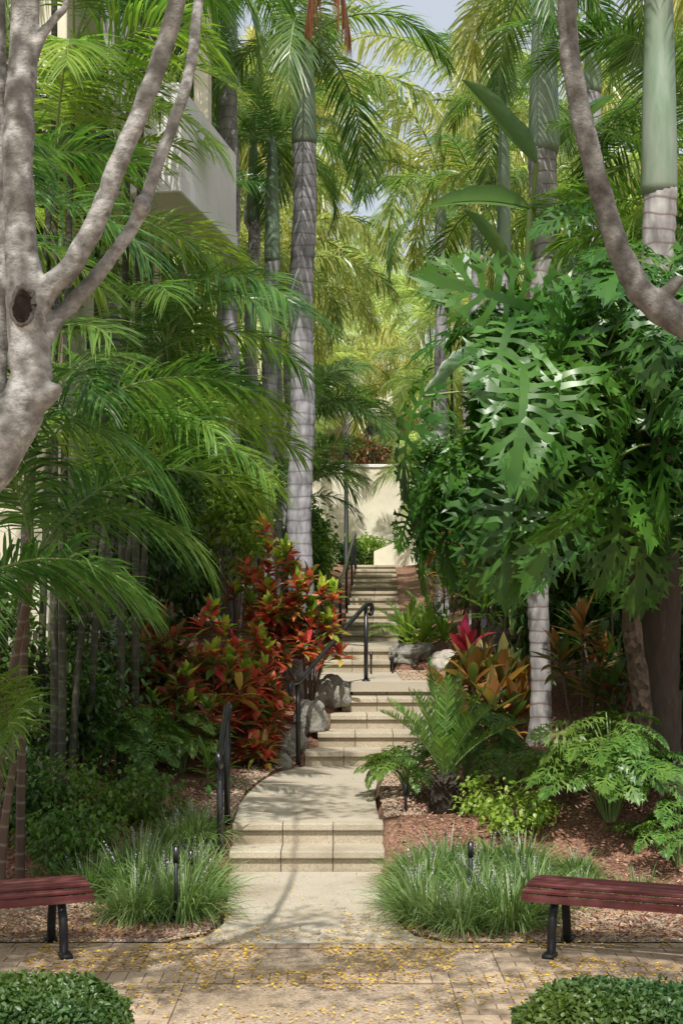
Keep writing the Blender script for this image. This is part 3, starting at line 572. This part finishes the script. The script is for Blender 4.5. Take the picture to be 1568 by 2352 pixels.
xanadu(-1.6,14.1,.35,30,.7,.26,'lobed leaf shrub under palms',7,LF_XAN)
xanadu(1.35,16.4,.25,16,.4,.2,'small lobed shrub near upper steps',8)
# ---------------------------------------------------------------- cycads
def cycad(x,y,nf,L,th,label,seed,trunkh=.28,lf=LF_CYC,bd=(22,45),lw=.0125):
    z=G(x,y);t=thing('cycad',(x,y,z),label,'cycad');mb=MB();g=np.random.default_rng(seed)
    for i in range(nf):
        f=i/nf;frond(mb,(0,0,trunkh),i*2.4+g.uniform(-.2,.2),R(th[0]+(th[1]-th[0])*f),L*g.uniform(.85,1.1),R(bd[0]+bd[1]*f),n=62,ll=.14*L/.9,lw=lw,ang=(62,42),vee=36,droop=.0,start=.1,rr=.009,seed=seed*31+i,sway=.05)
    part('crown',mb.mesh('cf',[lf,RACH]),t)
    mb=MB();mb.tube([(0,0,-.05),(0,0,.06),(0,0,trunkh*.7),(0,0,trunkh+.03)],[.11,.13,.12,.07],14)
    n=150;a=g.uniform(0,6.28,n);zz=g.uniform(0,trunkh,n);P=np.stack([.11*np.cos(a),.11*np.sin(a),zz],-1);blades(mb,P,np.stack([np.cos(a),np.sin(a),.9+0*a],-1),.07,.035,0)
    part('trunk',mb.mesh('ct',[DKTRK]),t)
cycad(.88,12.1,16,.95,(88,48),'cycad with stiff arching green fronds and dark stubby trunk',1,bd=(15,35),lw=.0105)
cycad(1.0,21.6,14,.75,(70,15),'grey green cycad beside upper steps',2,.15)
cycad(1.5,24.5,14,.8,(70,15),'grey green cycad beside long stairs',3,.15)
# ---------------------------------------------------------------- rosettes / crotons
def rosette(mb,c,ax,n,L,W,g,m=0,lo=10,hi=80,droop=.35,fold=.3):
    a=g.uniform(0,6.28,n);e=np.radians(g.uniform(lo,hi,n));D=np.stack([np.cos(a)*np.cos(e),np.sin(a)*np.cos(e),np.sin(e)],-1)+np.array(ax)*.3
    P=np.array(c)-UP*(1-np.sin(e))[:,None]*.12*L/.3
    blades(mb,P,D,L*g.uniform(.7,1.1,n),W*g.uniform(.8,1.15,n),droop*g.uniform(.3,1.4,n),PE,fold=fold,twist=g.normal(0,.2,n),m=m)
def croton(x,y,r,h,ns,label,seed,mats,L=.2,W=.055,per=16,low=.25,name='croton_shrub'):
    z=G(x,y);t=thing(name,(x,y,z),label,'shrub');g=np.random.default_rng(seed);mb=MB();ms=MB()
    for k in range(ns):
        d=nrm(g.normal(size=3));d[2]=abs(d[2])*1.0;f=g.uniform(.3,1.1)
        p=np.array([d[0]*r*f,d[1]*r*f,h*(low+(1-low)*(d[2]*f*.85+.15*g.random()))])
        m=0
        if len(mats)>1 and p[2]>h*.5 and g.random()<.7:m=1
        rosette(mb,p,(d[0],d[1],.2),per,L,W,g,0,-15,75)
        if m:rosette(mb,p+UP*.05,(0,0,.5),per//2,L*.95,W,g,1,30,88)
        if k%3==0:ms.tube(smoothpath([(d[0]*.05,d[1]*.05,0),p*np.array([.6,.6,.55]),p],3),[.012]*3+[.009]*3+[.004],5,0,caps=False)
    part('leaves',mb.mesh('cl',mats),t);part('stems',ms.mesh('cs',[STEMB]),t)
croton(-.38,16.7,.42,1.75,42,'croton shrub with red orange and yellow green leaves',1,[LF_CRO,LF_CRG],low=.3,L=.25,W=.07)
croton(-.88,16.9,.42,1.95,42,'croton shrub with scarlet and lime leaves',2,[LF_CRO,LF_CRG],low=.35,L=.25,W=.07)
croton(-.95,15.9,.45,1.3,40,'croton shrub with deep red and green leaves',3,[LF_CRO,LF_CRG],low=.2,L=.24,W=.065)
croton(-1.35,15.3,.5,1.6,42,'croton shrub with maroon and orange leaves',4,[LF_CRO,LF_CRG],low=.25,L=.27,W=.075)
croton(-1.9,15.0,.5,1.8,46,'dark bronze green croton shrub',5,[LF_CRD],low=.15,L=.3,W=.08)
croton(-.85,15.1,.24,.55,16,'low croton shrub with red leaves',6,[LF_CRO],low=.2)
croton(-1.6,14.2,.4,1.0,28,'bronze and green shrub with glossy leaves',7,[LF_CRD,LF_CRG],low=.15,L=.26,W=.07)
def cordy(x,y,heads,label,seed,mats,L=.5,W=.1,lo=35,hi=85):
    z=G(x,y);t=thing('cordyline',(x,y,z),label,'shrub');g=np.random.default_rng(seed);mb=MB();ms=MB()
    for k,(dx,dy,h,m) in enumerate(heads):
        rosette(mb,(dx,dy,h),(dx,dy,.3),17 if m==0 else 11,L*(1 if m==0 else .95),W*(1 if m==0 else .7),g,m,lo,hi,.25,.35);rosette(mb,(dx,dy,h-.08),(dx,dy,0),8,L*.8,W,g,0,0,40,.6)
        ms.tube([(dx*.2,dy*.2,0),(dx*.7,dy*.7,h*.5),(dx,dy,h)],.014,6,0,caps=False)
    part('leaves',mb.mesh('cl',mats),t);part('stems',ms.mesh('cs',[STEMB]),t)
cordy(1.55,15.3,[(-.15,-.05,.85,0),(.18,0,.85,0),(0,.15,1.0,0),(.38,.1,.75,0),(-.38,.1,.7,0),(-.2,.2,1.2,1),(.05,-.2,.55,0),(-.3,-.1,.4,0),(.3,-.1,.5,0)],'cordyline with broad bronze orange and magenta upright leaves',1,[LF_COR,LF_PINK],.54,.14)
cordy(2.3,13.6,[(0,0,1.2,0),(.2,.1,.9,0),(-.2,.05,.9,0),(.1,-.15,.6,0)],'tall cordyline with bronze orange leaves',2,[LF_COR],.42,.08,10,80)
cordy(2.6,17.5,[(0,0,1.4,0),(.3,.1,1.1,0),(-.25,.1,1.0,0)],'cordyline with narrow green bronze leaves',3,[LF_XAN],.5,.06,0,80)
cordy(2.85,15.0,[(0,0,1.5,0),(.35,.1,1.2,0),(-.3,.1,1.1,0),(0,-.2,.8,0)],'spiky green dracaena shrub',4,[LF_XAN],.5,.05,0,80)
cordy(1.6,22.2,[(0,0,1.6,0),(.3,.1,1.3,0),(-.25,.1,1.2,0),(0,0,.8,0)],'narrow leaved bronze cordyline beside upper steps',5,[LF_COR],.45,.05,0,80)
cordy(-.75,19.2,[(0,0,.15,0),(.3,-.1,.12,0),(.1,-.3,.1,0)],'lime green strap leaf plant at landing edge',6,[LF_LIME],.5,.05,20,80)
cordy(1.2,20.9,[(0,0,.12,0),(.3,-.1,.12,0),(-.2,.2,.1,0),(.1,.3,.15,0)],'lime green strap leaf clump beside steps',7,[LF_LIME],.6,.06,25,85)
cordy(2.7,13.2,[(0,0,.7,0),(.2,.1,.5,0),(-.2,.05,.6,0)],'bronze green cordyline in mulch bed',8,[LF_CRD],.4,.07,10,80)
cordy(1.85,16.3,[(0,0,.5,0),(.2,.1,.6,0),(-.2,.05,.4,0)],'bronze green cordyline by palm trunk',9,[LF_CRD],.4,.07,10,80)
cordy(2.1,18.3,[(0,0,1.3,0),(.3,.1,1.0,0),(-.25,.1,.9,0)],'narrow leaved green dracaena by palm trunk',10,[LF_XAN],.5,.05,0,80)
cordy(-1.25,13.3,[(0,0,.25,0),(.15,.1,.3,0)],'small strappy green plant on mulch slope',11,[LF_XAN],.35,.04,10,80)
# ---------------------------------------------------------------- grass clumps
def grassmesh(seed,n=650,L=.5):
    g=np.random.default_rng(seed);mb=MB();a=g.uniform(0,6.28,n);e=np.radians(g.uniform(42,88,n));r=g.uniform(0,.14,n)
    P=np.stack([np.cos(a)*r,np.sin(a)*r,0*a],-1);D=np.stack([np.cos(a)*np.cos(e),np.sin(a)*np.cos(e),np.sin(e)],-1)
    blades(mb,P,D,L*g.uniform(.6,1.25,n),.0095,g.uniform(.3,.95,n),np.array([.7,1,.95,.7,.1]),twist=g.normal(0,.4,n))
    n=6;a=g.uniform(0,6.28,n);e=np.radians(g.uniform(60,88,n));D=np.stack([np.cos(a)*np.cos(e),np.sin(a)*np.cos(e),np.sin(e)],-1)
    for k in range(n):
        l=L*g.uniform(.7,.95);q=np.linspace(.65,1,12)[:,None];P=D[k]*l*q-UP*.1*l*q*q;blades(mb,P,g.normal(size=(12,3)),.012,.009,0,m=1)
    return mb.mesh('grass',[LF_GRASS,LILAC])
GR=[grassmesh(s) for s in(1,2,3,4)]
gl=[(.56,9.35),(.5,9.8),(.62,10.3),(.55,10.75),(.95,9.45),(.9,9.95),(.95,10.5),(1.3,9.7),(1.3,10.2),(1.35,10.7),(1.7,10.1),(1.75,10.6),(2.1,10.0),(1.1,9.2),(.75,9.1),(1.15,10.9),(.8,10.9),
    (-1.05,9.5),(-1.2,9.85),(-1.05,10.3),(-1.45,10.1),(-1.15,10.75),(-1.5,10.6),(-1.35,9.4),(-1.8,10.2),(-1.3,11.2),(-1.15,11.3)]
for k,(x,y) in enumerate(gl):
    o=solo('grass_clump',GR[k%4],(x,y,G(x,y)-.01),'clump of strappy liriope grass with small lilac flowers','grass','liriope grass clumps along the path');o.rotation_euler=(0,0,k*1.7);s=random.uniform(.9,1.25)*(.75 if x>1.6 else 1);o.scale=(s,s,s)
# ---------------------------------------------------------------- bushes
def bush(x,y,zc,rad,ncl,per,ll,lw,mat,label,seed,sig=.09,name='leafy_shrub',fold=.25):
    z=G(x,y);t=thing(name,(x,y,z),label,'shrub');g=np.random.default_rng(seed);mb=MB()
    cc=leafcloud(mb,(0,0,zc-z),rad,ncl,per,ll,lw,sig,g,.45,fold=fold)
    part('leaves',mb.mesh('bl',[mat]),t);ms=MB()
    for q in cc[:12]: ms.tube([(0,0,-.02),q*np.array([.5,.5,.6]),q],[.015,.01,.004],5,0,caps=False)
    part('stems',ms.mesh('bs',[STEMB]),t)
bush(-1.65,11.6,.5,(.38,.33,.26),44,34,.05,.03,LF_MID,'small leaved green shrub near the steps',1,.07)
bush(-2.15,11.3,.55,(.42,.35,.32),52,34,.05,.03,LF_MID,'rounded small leaved green shrub',2,.07)
bush(-2.7,11.2,.6,(.45,.35,.4),60,36,.05,.03,LF_DARK,'dark green small leaved shrub',3,.07)
bush(-2.0,10.6,.36,(.38,.3,.26),40,34,.05,.03,LF_MID,'low small leaved green shrub',31,.07)
bush(1.4,11.4,.45,(.3,.26,.18),36,28,.05,.03,LF_LIME,'golden green small leaved shrub',4,.06)
bush(1.2,11.9,.5,(.2,.2,.2),18,28,.05,.03,LF_LIME,'golden nandina shrub with pinkish tips',5,.06)
bush(-1.35,18,3.35,(.5,.5,.75),100,40,.07,.045,LF_LIME,'sunlit fine leaved bright green shrub',6,.1)
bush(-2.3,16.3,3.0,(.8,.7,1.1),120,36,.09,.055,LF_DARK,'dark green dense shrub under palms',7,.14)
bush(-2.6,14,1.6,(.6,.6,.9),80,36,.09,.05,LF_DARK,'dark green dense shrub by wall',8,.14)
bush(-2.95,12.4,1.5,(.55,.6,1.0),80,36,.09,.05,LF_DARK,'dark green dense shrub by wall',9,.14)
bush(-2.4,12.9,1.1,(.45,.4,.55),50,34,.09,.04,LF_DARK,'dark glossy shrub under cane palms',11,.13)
bush(-2.95,13.4,6.2,(.9,.5,1.3),110,36,.13,.05,LF_DARK,'dark climbing foliage on building wall',10,.16)
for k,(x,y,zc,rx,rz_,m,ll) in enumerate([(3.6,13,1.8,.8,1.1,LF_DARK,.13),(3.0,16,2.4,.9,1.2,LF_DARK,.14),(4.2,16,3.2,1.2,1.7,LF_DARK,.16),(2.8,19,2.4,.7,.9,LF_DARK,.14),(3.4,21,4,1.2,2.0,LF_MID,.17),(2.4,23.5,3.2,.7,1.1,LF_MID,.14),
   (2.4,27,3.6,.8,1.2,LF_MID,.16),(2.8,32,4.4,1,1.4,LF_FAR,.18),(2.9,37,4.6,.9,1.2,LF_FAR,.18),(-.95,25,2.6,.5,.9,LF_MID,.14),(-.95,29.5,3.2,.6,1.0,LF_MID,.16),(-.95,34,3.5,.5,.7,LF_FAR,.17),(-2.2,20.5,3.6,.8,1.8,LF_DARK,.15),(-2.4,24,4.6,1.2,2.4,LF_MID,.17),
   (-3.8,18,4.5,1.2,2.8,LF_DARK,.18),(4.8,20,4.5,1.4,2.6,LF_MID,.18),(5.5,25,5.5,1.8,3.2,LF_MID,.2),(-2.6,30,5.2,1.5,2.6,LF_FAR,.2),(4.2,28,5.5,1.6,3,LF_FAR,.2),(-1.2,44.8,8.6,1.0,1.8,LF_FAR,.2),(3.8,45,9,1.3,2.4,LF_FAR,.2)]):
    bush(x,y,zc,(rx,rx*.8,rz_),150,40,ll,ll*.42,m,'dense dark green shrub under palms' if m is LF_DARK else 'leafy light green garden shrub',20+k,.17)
bush(.75,42.5,3.7,(.6,.4,.5),60,40,.1,.06,LF_LIME,'sunlit lime green shrub at top of the steps',60,.13)
bush(.2,41.5,3.6,(.4,.4,.45),50,40,.1,.05,LF_DARK,'clipped dark green bush at top of steps',61,.1)
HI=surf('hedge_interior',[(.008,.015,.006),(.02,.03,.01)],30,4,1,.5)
def hedge(x0,x1,y0,y1,h,label,seed):
    g=np.random.default_rng(seed);cx,cy=(x0+x1)/2,(y0+y1)/2;t=thing('hedge',(cx,cy,0),label,'hedge','clipped box hedges')
    n=22000;P=np.stack([g.uniform(x0,x1,n),g.uniform(y0,y1,n),g.uniform(.02,h,n)],-1)
    s=g.integers(0,4,n);P[s<=1,2]=h+g.normal(0,.016,(s<=1).sum())
    P[s==2,0]=np.where(g.random((s==2).sum())<.5,x0,x1)+g.normal(0,.016,(s==2).sum());q=(s==3);P[q,1]=np.where(g.random(q.sum())<.5,y0,y1)+g.normal(0,.016,q.sum())
    rc=.2
    for ax,(a,b_) in((0,(x0,x1)),(1,(y0,y1))):
        dd=np.minimum(P[:,ax]-a,b_-P[:,ax]);P[:,2]-=np.clip(rc-dd,0,rc)**2/rc*.6*(P[:,2]>h*.6)
    P[:,2]+=.025*np.sin(P[:,0]*7)*np.cos(P[:,1]*6)
    D=nrm(g.normal(size=P.shape))+UP*.5;mb=MB();blades(mb,P-[cx,cy,0],D,g.uniform(.02,.042,n),.019,.2,np.array([.4,1,.7,.1]),twist=g.normal(0,.6,n),fold=.25)
    part('leaves',mb.mesh('hl',[LF_HEDGE]),t)
    mb=MB();mb.box((0,0,(h-.05)/2),(x1-x0-.16,y1-y0-.16,h-.08));part('dark_core',mb.mesh('hb',[HI],False),t)  # solid near-black box filling the hedge behind the leaves
hedge(-2.3,-1.02,5.9,6.72,.36,'low clipped dark green box hedge at plaza edge',1)
hedge(.82,2.3,5.9,6.6,.36,'low clipped box hedge beside brick paving',2)
# ---------------------------------------------------------------- giant bird of paradise
t=thing('giant_bird_of_paradise',(1.95,16.2,G(1.95,16.2)),'banana like plant with large paddle shaped leaves','plant')
mb=MB();ms=MB();b0=np.array([1.95,16.2,G(1.95,16.2)])
def paddle(p,q,W,dr,fold,tw):
    g=np.random.default_rng(int(abs(p[0]*100+q[2]*10)))
    p=np.array(p);q=np.array(q);d=q-p;L=np.linalg.norm(d)
    pr=np.array([.15,.5,.75,.9,1,.97,1,.93,.96,.85,.8,.6,.35,.05])*(1+g.normal(0,.06,14))
    blades(mb,[p-b0],[d+UP*dr*L],L,W,dr,pr,fold=fold,twist=tw)
    blades(mb,[p-b0+UP*.004],[d+UP*dr*L],L,.022,dr,np.linspace(1,.2,14),fold=0,twist=tw,m=1)
    ms.tube(smoothpath([b0*0+UP*1.0,(p-b0)*np.array([.5,.5,.6])+UP*.3,p-b0],4),.03,7,0,caps=False)
paddle((1.98,14.5,6.6),(1.15,14.2,7.4),.24,.1,.8,-.5);paddle((1.9,14.4,6.1),(.8,14.2,6.05),.3,.28,.6,-.4)
paddle((1.75,17.6,5.3),(1.1,17.3,4.5),.3,.3,.7,.3);paddle((2.3,15.4,7.0),(3.0,15.2,7.6),.3,.1,.8,-.5);paddle((2.1,17.5,6.0),(1.4,17.6,7.2),.3,.2,.8,-.4);paddle((2.5,15.6,6.5),(3.2,15.4,6.9),.32,.2,.7,-.4)
part('leaves',mb.mesh('pl',[LF_BAN,RACH]),t);part('petioles',ms.mesh('pp',[RACH]),t)
# ---------------------------------------------------------------- far trees
def bgtree(x,y,h,r,label,seed,mat):
    z=G(x,y);t=thing('tree',(x,y,z-.05),label,'tree','distant garden trees');g=np.random.default_rng(seed);mb=MB();ms=MB();H=h
    ms.tube([(0,0,0),(.1,0,H*.3),(.0,.1,H*.6),(.1,0,H*.9)],[.22,.17,.13,.04],9)
    for k in range(7):
        a=g.uniform(0,6.28);hh=g.uniform(.4,.95)*H;c=np.array([math.cos(a)*r*.6,math.sin(a)*r*.6,hh]);ms.tube([(0,0,hh*.6),c*np.array([.5,.5,.85]),c],[.09,.06,.02],6)
        leafcloud(mb,c,(r*.5,r*.5,r*.4),26,40,.26,.11,.32,g,.5)
    part('trunk',ms.mesh('bt',[BARK2]),t);part('crown',mb.mesh('bc',[mat]),t)
for k,(x,y,h,r) in enumerate([(-4,36,11,4),(-1.5,64,15,5),(6,40,12,4),(9,48,14,5),(4.5,66,16,5.5),(-7,48,14,5),(-5,26,9,3),(7.5,26,10,3.4),(-11,60,16,6),(14,62,16,6)]):
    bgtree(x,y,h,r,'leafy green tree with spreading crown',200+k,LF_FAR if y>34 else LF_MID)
# ---------------------------------------------------------------- buildings
def building(name,loc,boxes,label,cat='building'):
    t=thing(name,loc,label,cat)
    for nm,bx,mat,lab in boxes:
        groups=[[q] for q in bx] if nm=='window' else [bx]
        for gset in groups:
            mb=MB()
            for c,s,yaw in gset: mb.box(c,s,yaw)
            o=part(nm,mb.mesh(nm,[mat],False),t,label=lab)
            bv=o.modifiers.new('b','BEVEL');bv.width=.012;bv.segments=1
    return t
yw=R(-10)
building('apartment_building',(-6.28,18,0),[
 ('wall',[((0.2,1.2,6),(6.3,8,12),0)],REND,'cream rendered wall'),
 ('balcony',[((3.72,-3.25,6.09),(2.5,2.2,.18),yw),((4.86,-3.47,6.6),(.16,2.2,.86),yw),((3.62,-4.27,6.6),(2.34,.16,.86),yw)],WHITE,'white rendered balcony with solid parapet'),
 ('pillar',[((4.78,-2.6,9.9),(.16,.16,5.8),yw)],REND,None),
 ('window',[((3.37,-1+1.9*k,z),(.03,1.2,1.7),0) for k in range(3) for z in(4.4,7.6,10.4)],GLASS,None)],'cream rendered apartment building with white projecting balcony')
mb=MB();mb.box((0,0,1.3),(1.4,.25,2.6));mb.box((0,0,2.63),(1.46,.31,.06))
solo('garden_wall',mb.mesh('gw',[REND],False),(-3.25,12.9,.3),'cream rendered garden wall behind cane palms','wall')
building('apartment_building',(2,54,3),[
 ('wall',[((0,0,4),(11,5,8),0),((-5.5,-3,4),(2.6,6,8),0)],REND,None),
 ('balcony',[((0.2,-3.1,2.9+3*k),(8,1.3,.2),0) for k in range(2)]+[((0.2,-3.7,3.4+3*k),(8,.1,.8),0) for k in range(2)],REND,None),
 ('window',[((-3.2+2.2*i,-2.53,1.7+3*k),(1.4,.06,1.8),0) for i in range(4) for k in range(2)],GLASS,None),
 ('blue_panel',[((-3.9,-6.05,3.6),(.9,.08,5.6),0)],BLUE,None)],'cream apartment block with balconies at top of stairs')
building('retaining_wall',(1.2,44.0,3.1),[('wall',[((-.3,0,1.6),(4.6,.3,3.3),0)],REND,None),('coping',[((-.3,0,3.3),(4.7,.4,.1),0)],WHITE,None)],'cream rendered retaining wall at the top of steps','wall')
t=thing('ramp_wall',(1.5,39.5,3.15),'low cream wall with sloping top at top of the stairs','wall')
mb=MB();mb.add([(-.6,0,0),(.7,0,0),(.7,.2,0),(-.6,.2,0),(-.6,0,.45),(.7,0,1.0),(.7,.2,1.0),(-.6,.2,.45)],[[0,3,2,1],[4,5,6,7],[0,1,5,4],[1,2,6,5],[2,3,7,6],[3,0,4,7]]);part('wall',mb.mesh('rw',[REND],False),t)
bush(1.0,45.0,6.9,(1.6,.4,.6),80,34,.14,.05,LF_CRD,'reddish planter shrub above cream wall',70,.12)
# ---------------------------------------------------------------- litter
g=np.random.default_rng(77);mb=MB()
n=13000;P=np.stack([g.normal(-.1,1.9,n),g.uniform(6.4,9.6,n)**1.0,np.full(n,.012)],-1);P[:,1]=np.where(g.random(n)<.6,g.normal(8.4,.5,n),P[:,1])
P[:,2]=np.where(P[:,1]>8.95,gz(P[:,0],P[:,1],False)+.035,.013);P=P[(P[:,1]<9.8)]
keep=(np.array([mnoise.noise(Vector((p[0]*1.7,p[1]*2.2,0)))for p in P])>-.18);P=P[keep];n=len(P)
a=g.uniform(0,6.28,n);blades(mb,P,np.stack([np.cos(a),np.sin(a),g.uniform(-.05,.35,n)],-1),g.uniform(.009,.028,n),g.uniform(.008,.018,n),0,PE)
n=320;P=np.stack([g.uniform(-.8,.3,n),g.uniform(9,15.3,n),np.zeros(n)],-1);P=P[(P[:,1]<11.05)|(P[:,1]>11.7)];P[:,2]=np.where(P[:,1]>11.3,.342,.012);n=len(P);a=g.uniform(0,6.28,n)
blades(mb,P,np.stack([np.cos(a),np.sin(a),g.uniform(0,.3,n)],-1),g.uniform(.01,.03,n),.012,0,PE)
solo('fallen_flowers',mb.mesh('ff',[FLW]),(0,0,0),'scattered fallen yellow flowers and brown petals on paving','fallen flowers',kind='stuff')
mb=MB();n=30000;P=np.stack([g.uniform(-3,3.5,n),8.85+11*g.random(n)**1.4,np.zeros(n)],-1);xl_=np.interp(P[:,1],PY,PXL);xr_=np.interp(P[:,1],PY,PXR);d=np.maximum(xl_-P[:,0],P[:,0]-xr_)
P=P[(d>.05)&((P[:,1]>9.0)|(d>.3))];n=len(P);P[:,2]=gz(P[:,0],P[:,1],False)+np.where(P[:,1]<9.7,.034,.008);a=g.uniform(0,6.28,n)
blades(mb,P,np.stack([np.cos(a),np.sin(a),g.uniform(-.1,.5,n)],-1),g.uniform(.02,.06,n),g.uniform(.006,.018,n),0,np.array([.8,1,.8]))
solo('bark_mulch',mb.mesh('mc',[CHIP],False),(0,0,0),'loose reddish wood chip mulch','mulch',kind='stuff')
def pebbles(P,s):
    n=len(P)
    c=np.array([[-1,-1,-1],[1,-1,-1],[1,1,-1],[-1,1,-1],[-1,-1,1],[1,-1,1],[1,1,1],[-1,1,1]])*.6
    V=P[:,None]+(c[None]*g.uniform(.75,1.25,(n,8,1)))*(s*g.uniform(.6,1.3,(n,1,3))*np.array([1,1,.7]))
    Q=np.array([[0,3,2,1],[4,5,6,7],[0,1,5,4],[1,2,6,5],[2,3,7,6],[3,0,4,7]])[None]+np.arange(n)[:,None,None]*8
    mb=MB();mb.add(V,Q);return mb.mesh('peb',[PEB])
n=15000;P=np.stack([g.uniform(-2.6,2.9,n),g.uniform(8.8,9.75,n),np.zeros(n)],-1);d=np.maximum(np.interp(P[:,1],[8.8,9,9.3],[-1.05,-.84,-.8])-P[:,0],P[:,0]-np.interp(P[:,1],[8.8,9,9.3],[.66,.45,.4]));P=P[d>.02]
e=[]
for yy in g.uniform(11.7,15.6,2600):
    x_=np.interp(yy,PY,PXL);w=abs(g.normal(0,.16))+.03
    e.append((x_-w,yy,0) if g.random()<.5 else (np.interp(yy,PY,PXR)+w,yy,0))
for _ in range(1300): e.append((g.uniform(.75,1.6),g.uniform(17.6,19.8),0))
P=np.vstack([P,np.array(e)]);P[:,2]=gz(P[:,0],P[:,1],False)+.022
solo('pebbles',pebbles(P,.014),(0,0,0),'small rounded tan river pebbles','pebbles',kind='stuff')
# ---------------------------------------------------------------- light
ts=Vector((-.03,-.56,.82)).normalized()
sun=bpy.data.lights.new('sun','SUN');sun.energy=5.0;sun.angle=R(.5);sun.color=(1,.97,.92)
so=bpy.data.objects.new('sun',sun);COL.objects.link(so);so.rotation_euler=(-ts).to_track_quat('-Z','Y').to_euler()
w=bpy.data.worlds.new('World');SC.world=w;w.use_nodes=True;N=w.node_tree.nodes;bg=N['Background'];LK=w.node_tree.links
sk=N.new('ShaderNodeTexSky');sk.sky_type='NISHITA';sk.sun_disc=False;sk.sun_elevation=math.asin(ts.z);sk.sun_rotation=math.atan2(ts.x,ts.y);sk.dust_density=5.0
hz=N.new('ShaderNodeMix');hz.data_type='RGBA';hz.inputs[0].default_value=.5;hz.inputs[7].default_value=(6.6,6.8,6.9,1)   # bright thin summer haze
LK.new(sk.outputs[0],hz.inputs[6]);LK.new(hz.outputs[2],bg.inputs[0]);bg.inputs[1].default_value=.15
# ---------------------------------------------------------------- camera
cd=bpy.data.cameras.new('camera');cd.sensor_fit='VERTICAL';cd.sensor_height=36;cd.lens=50;cd.shift_y=216/2352;cd.clip_end=2000
co=bpy.data.objects.new('camera',cd);COL.objects.link(co);co.location=(0,0,2.08);co.rotation_euler=(R(90),0,0);SC.camera=co
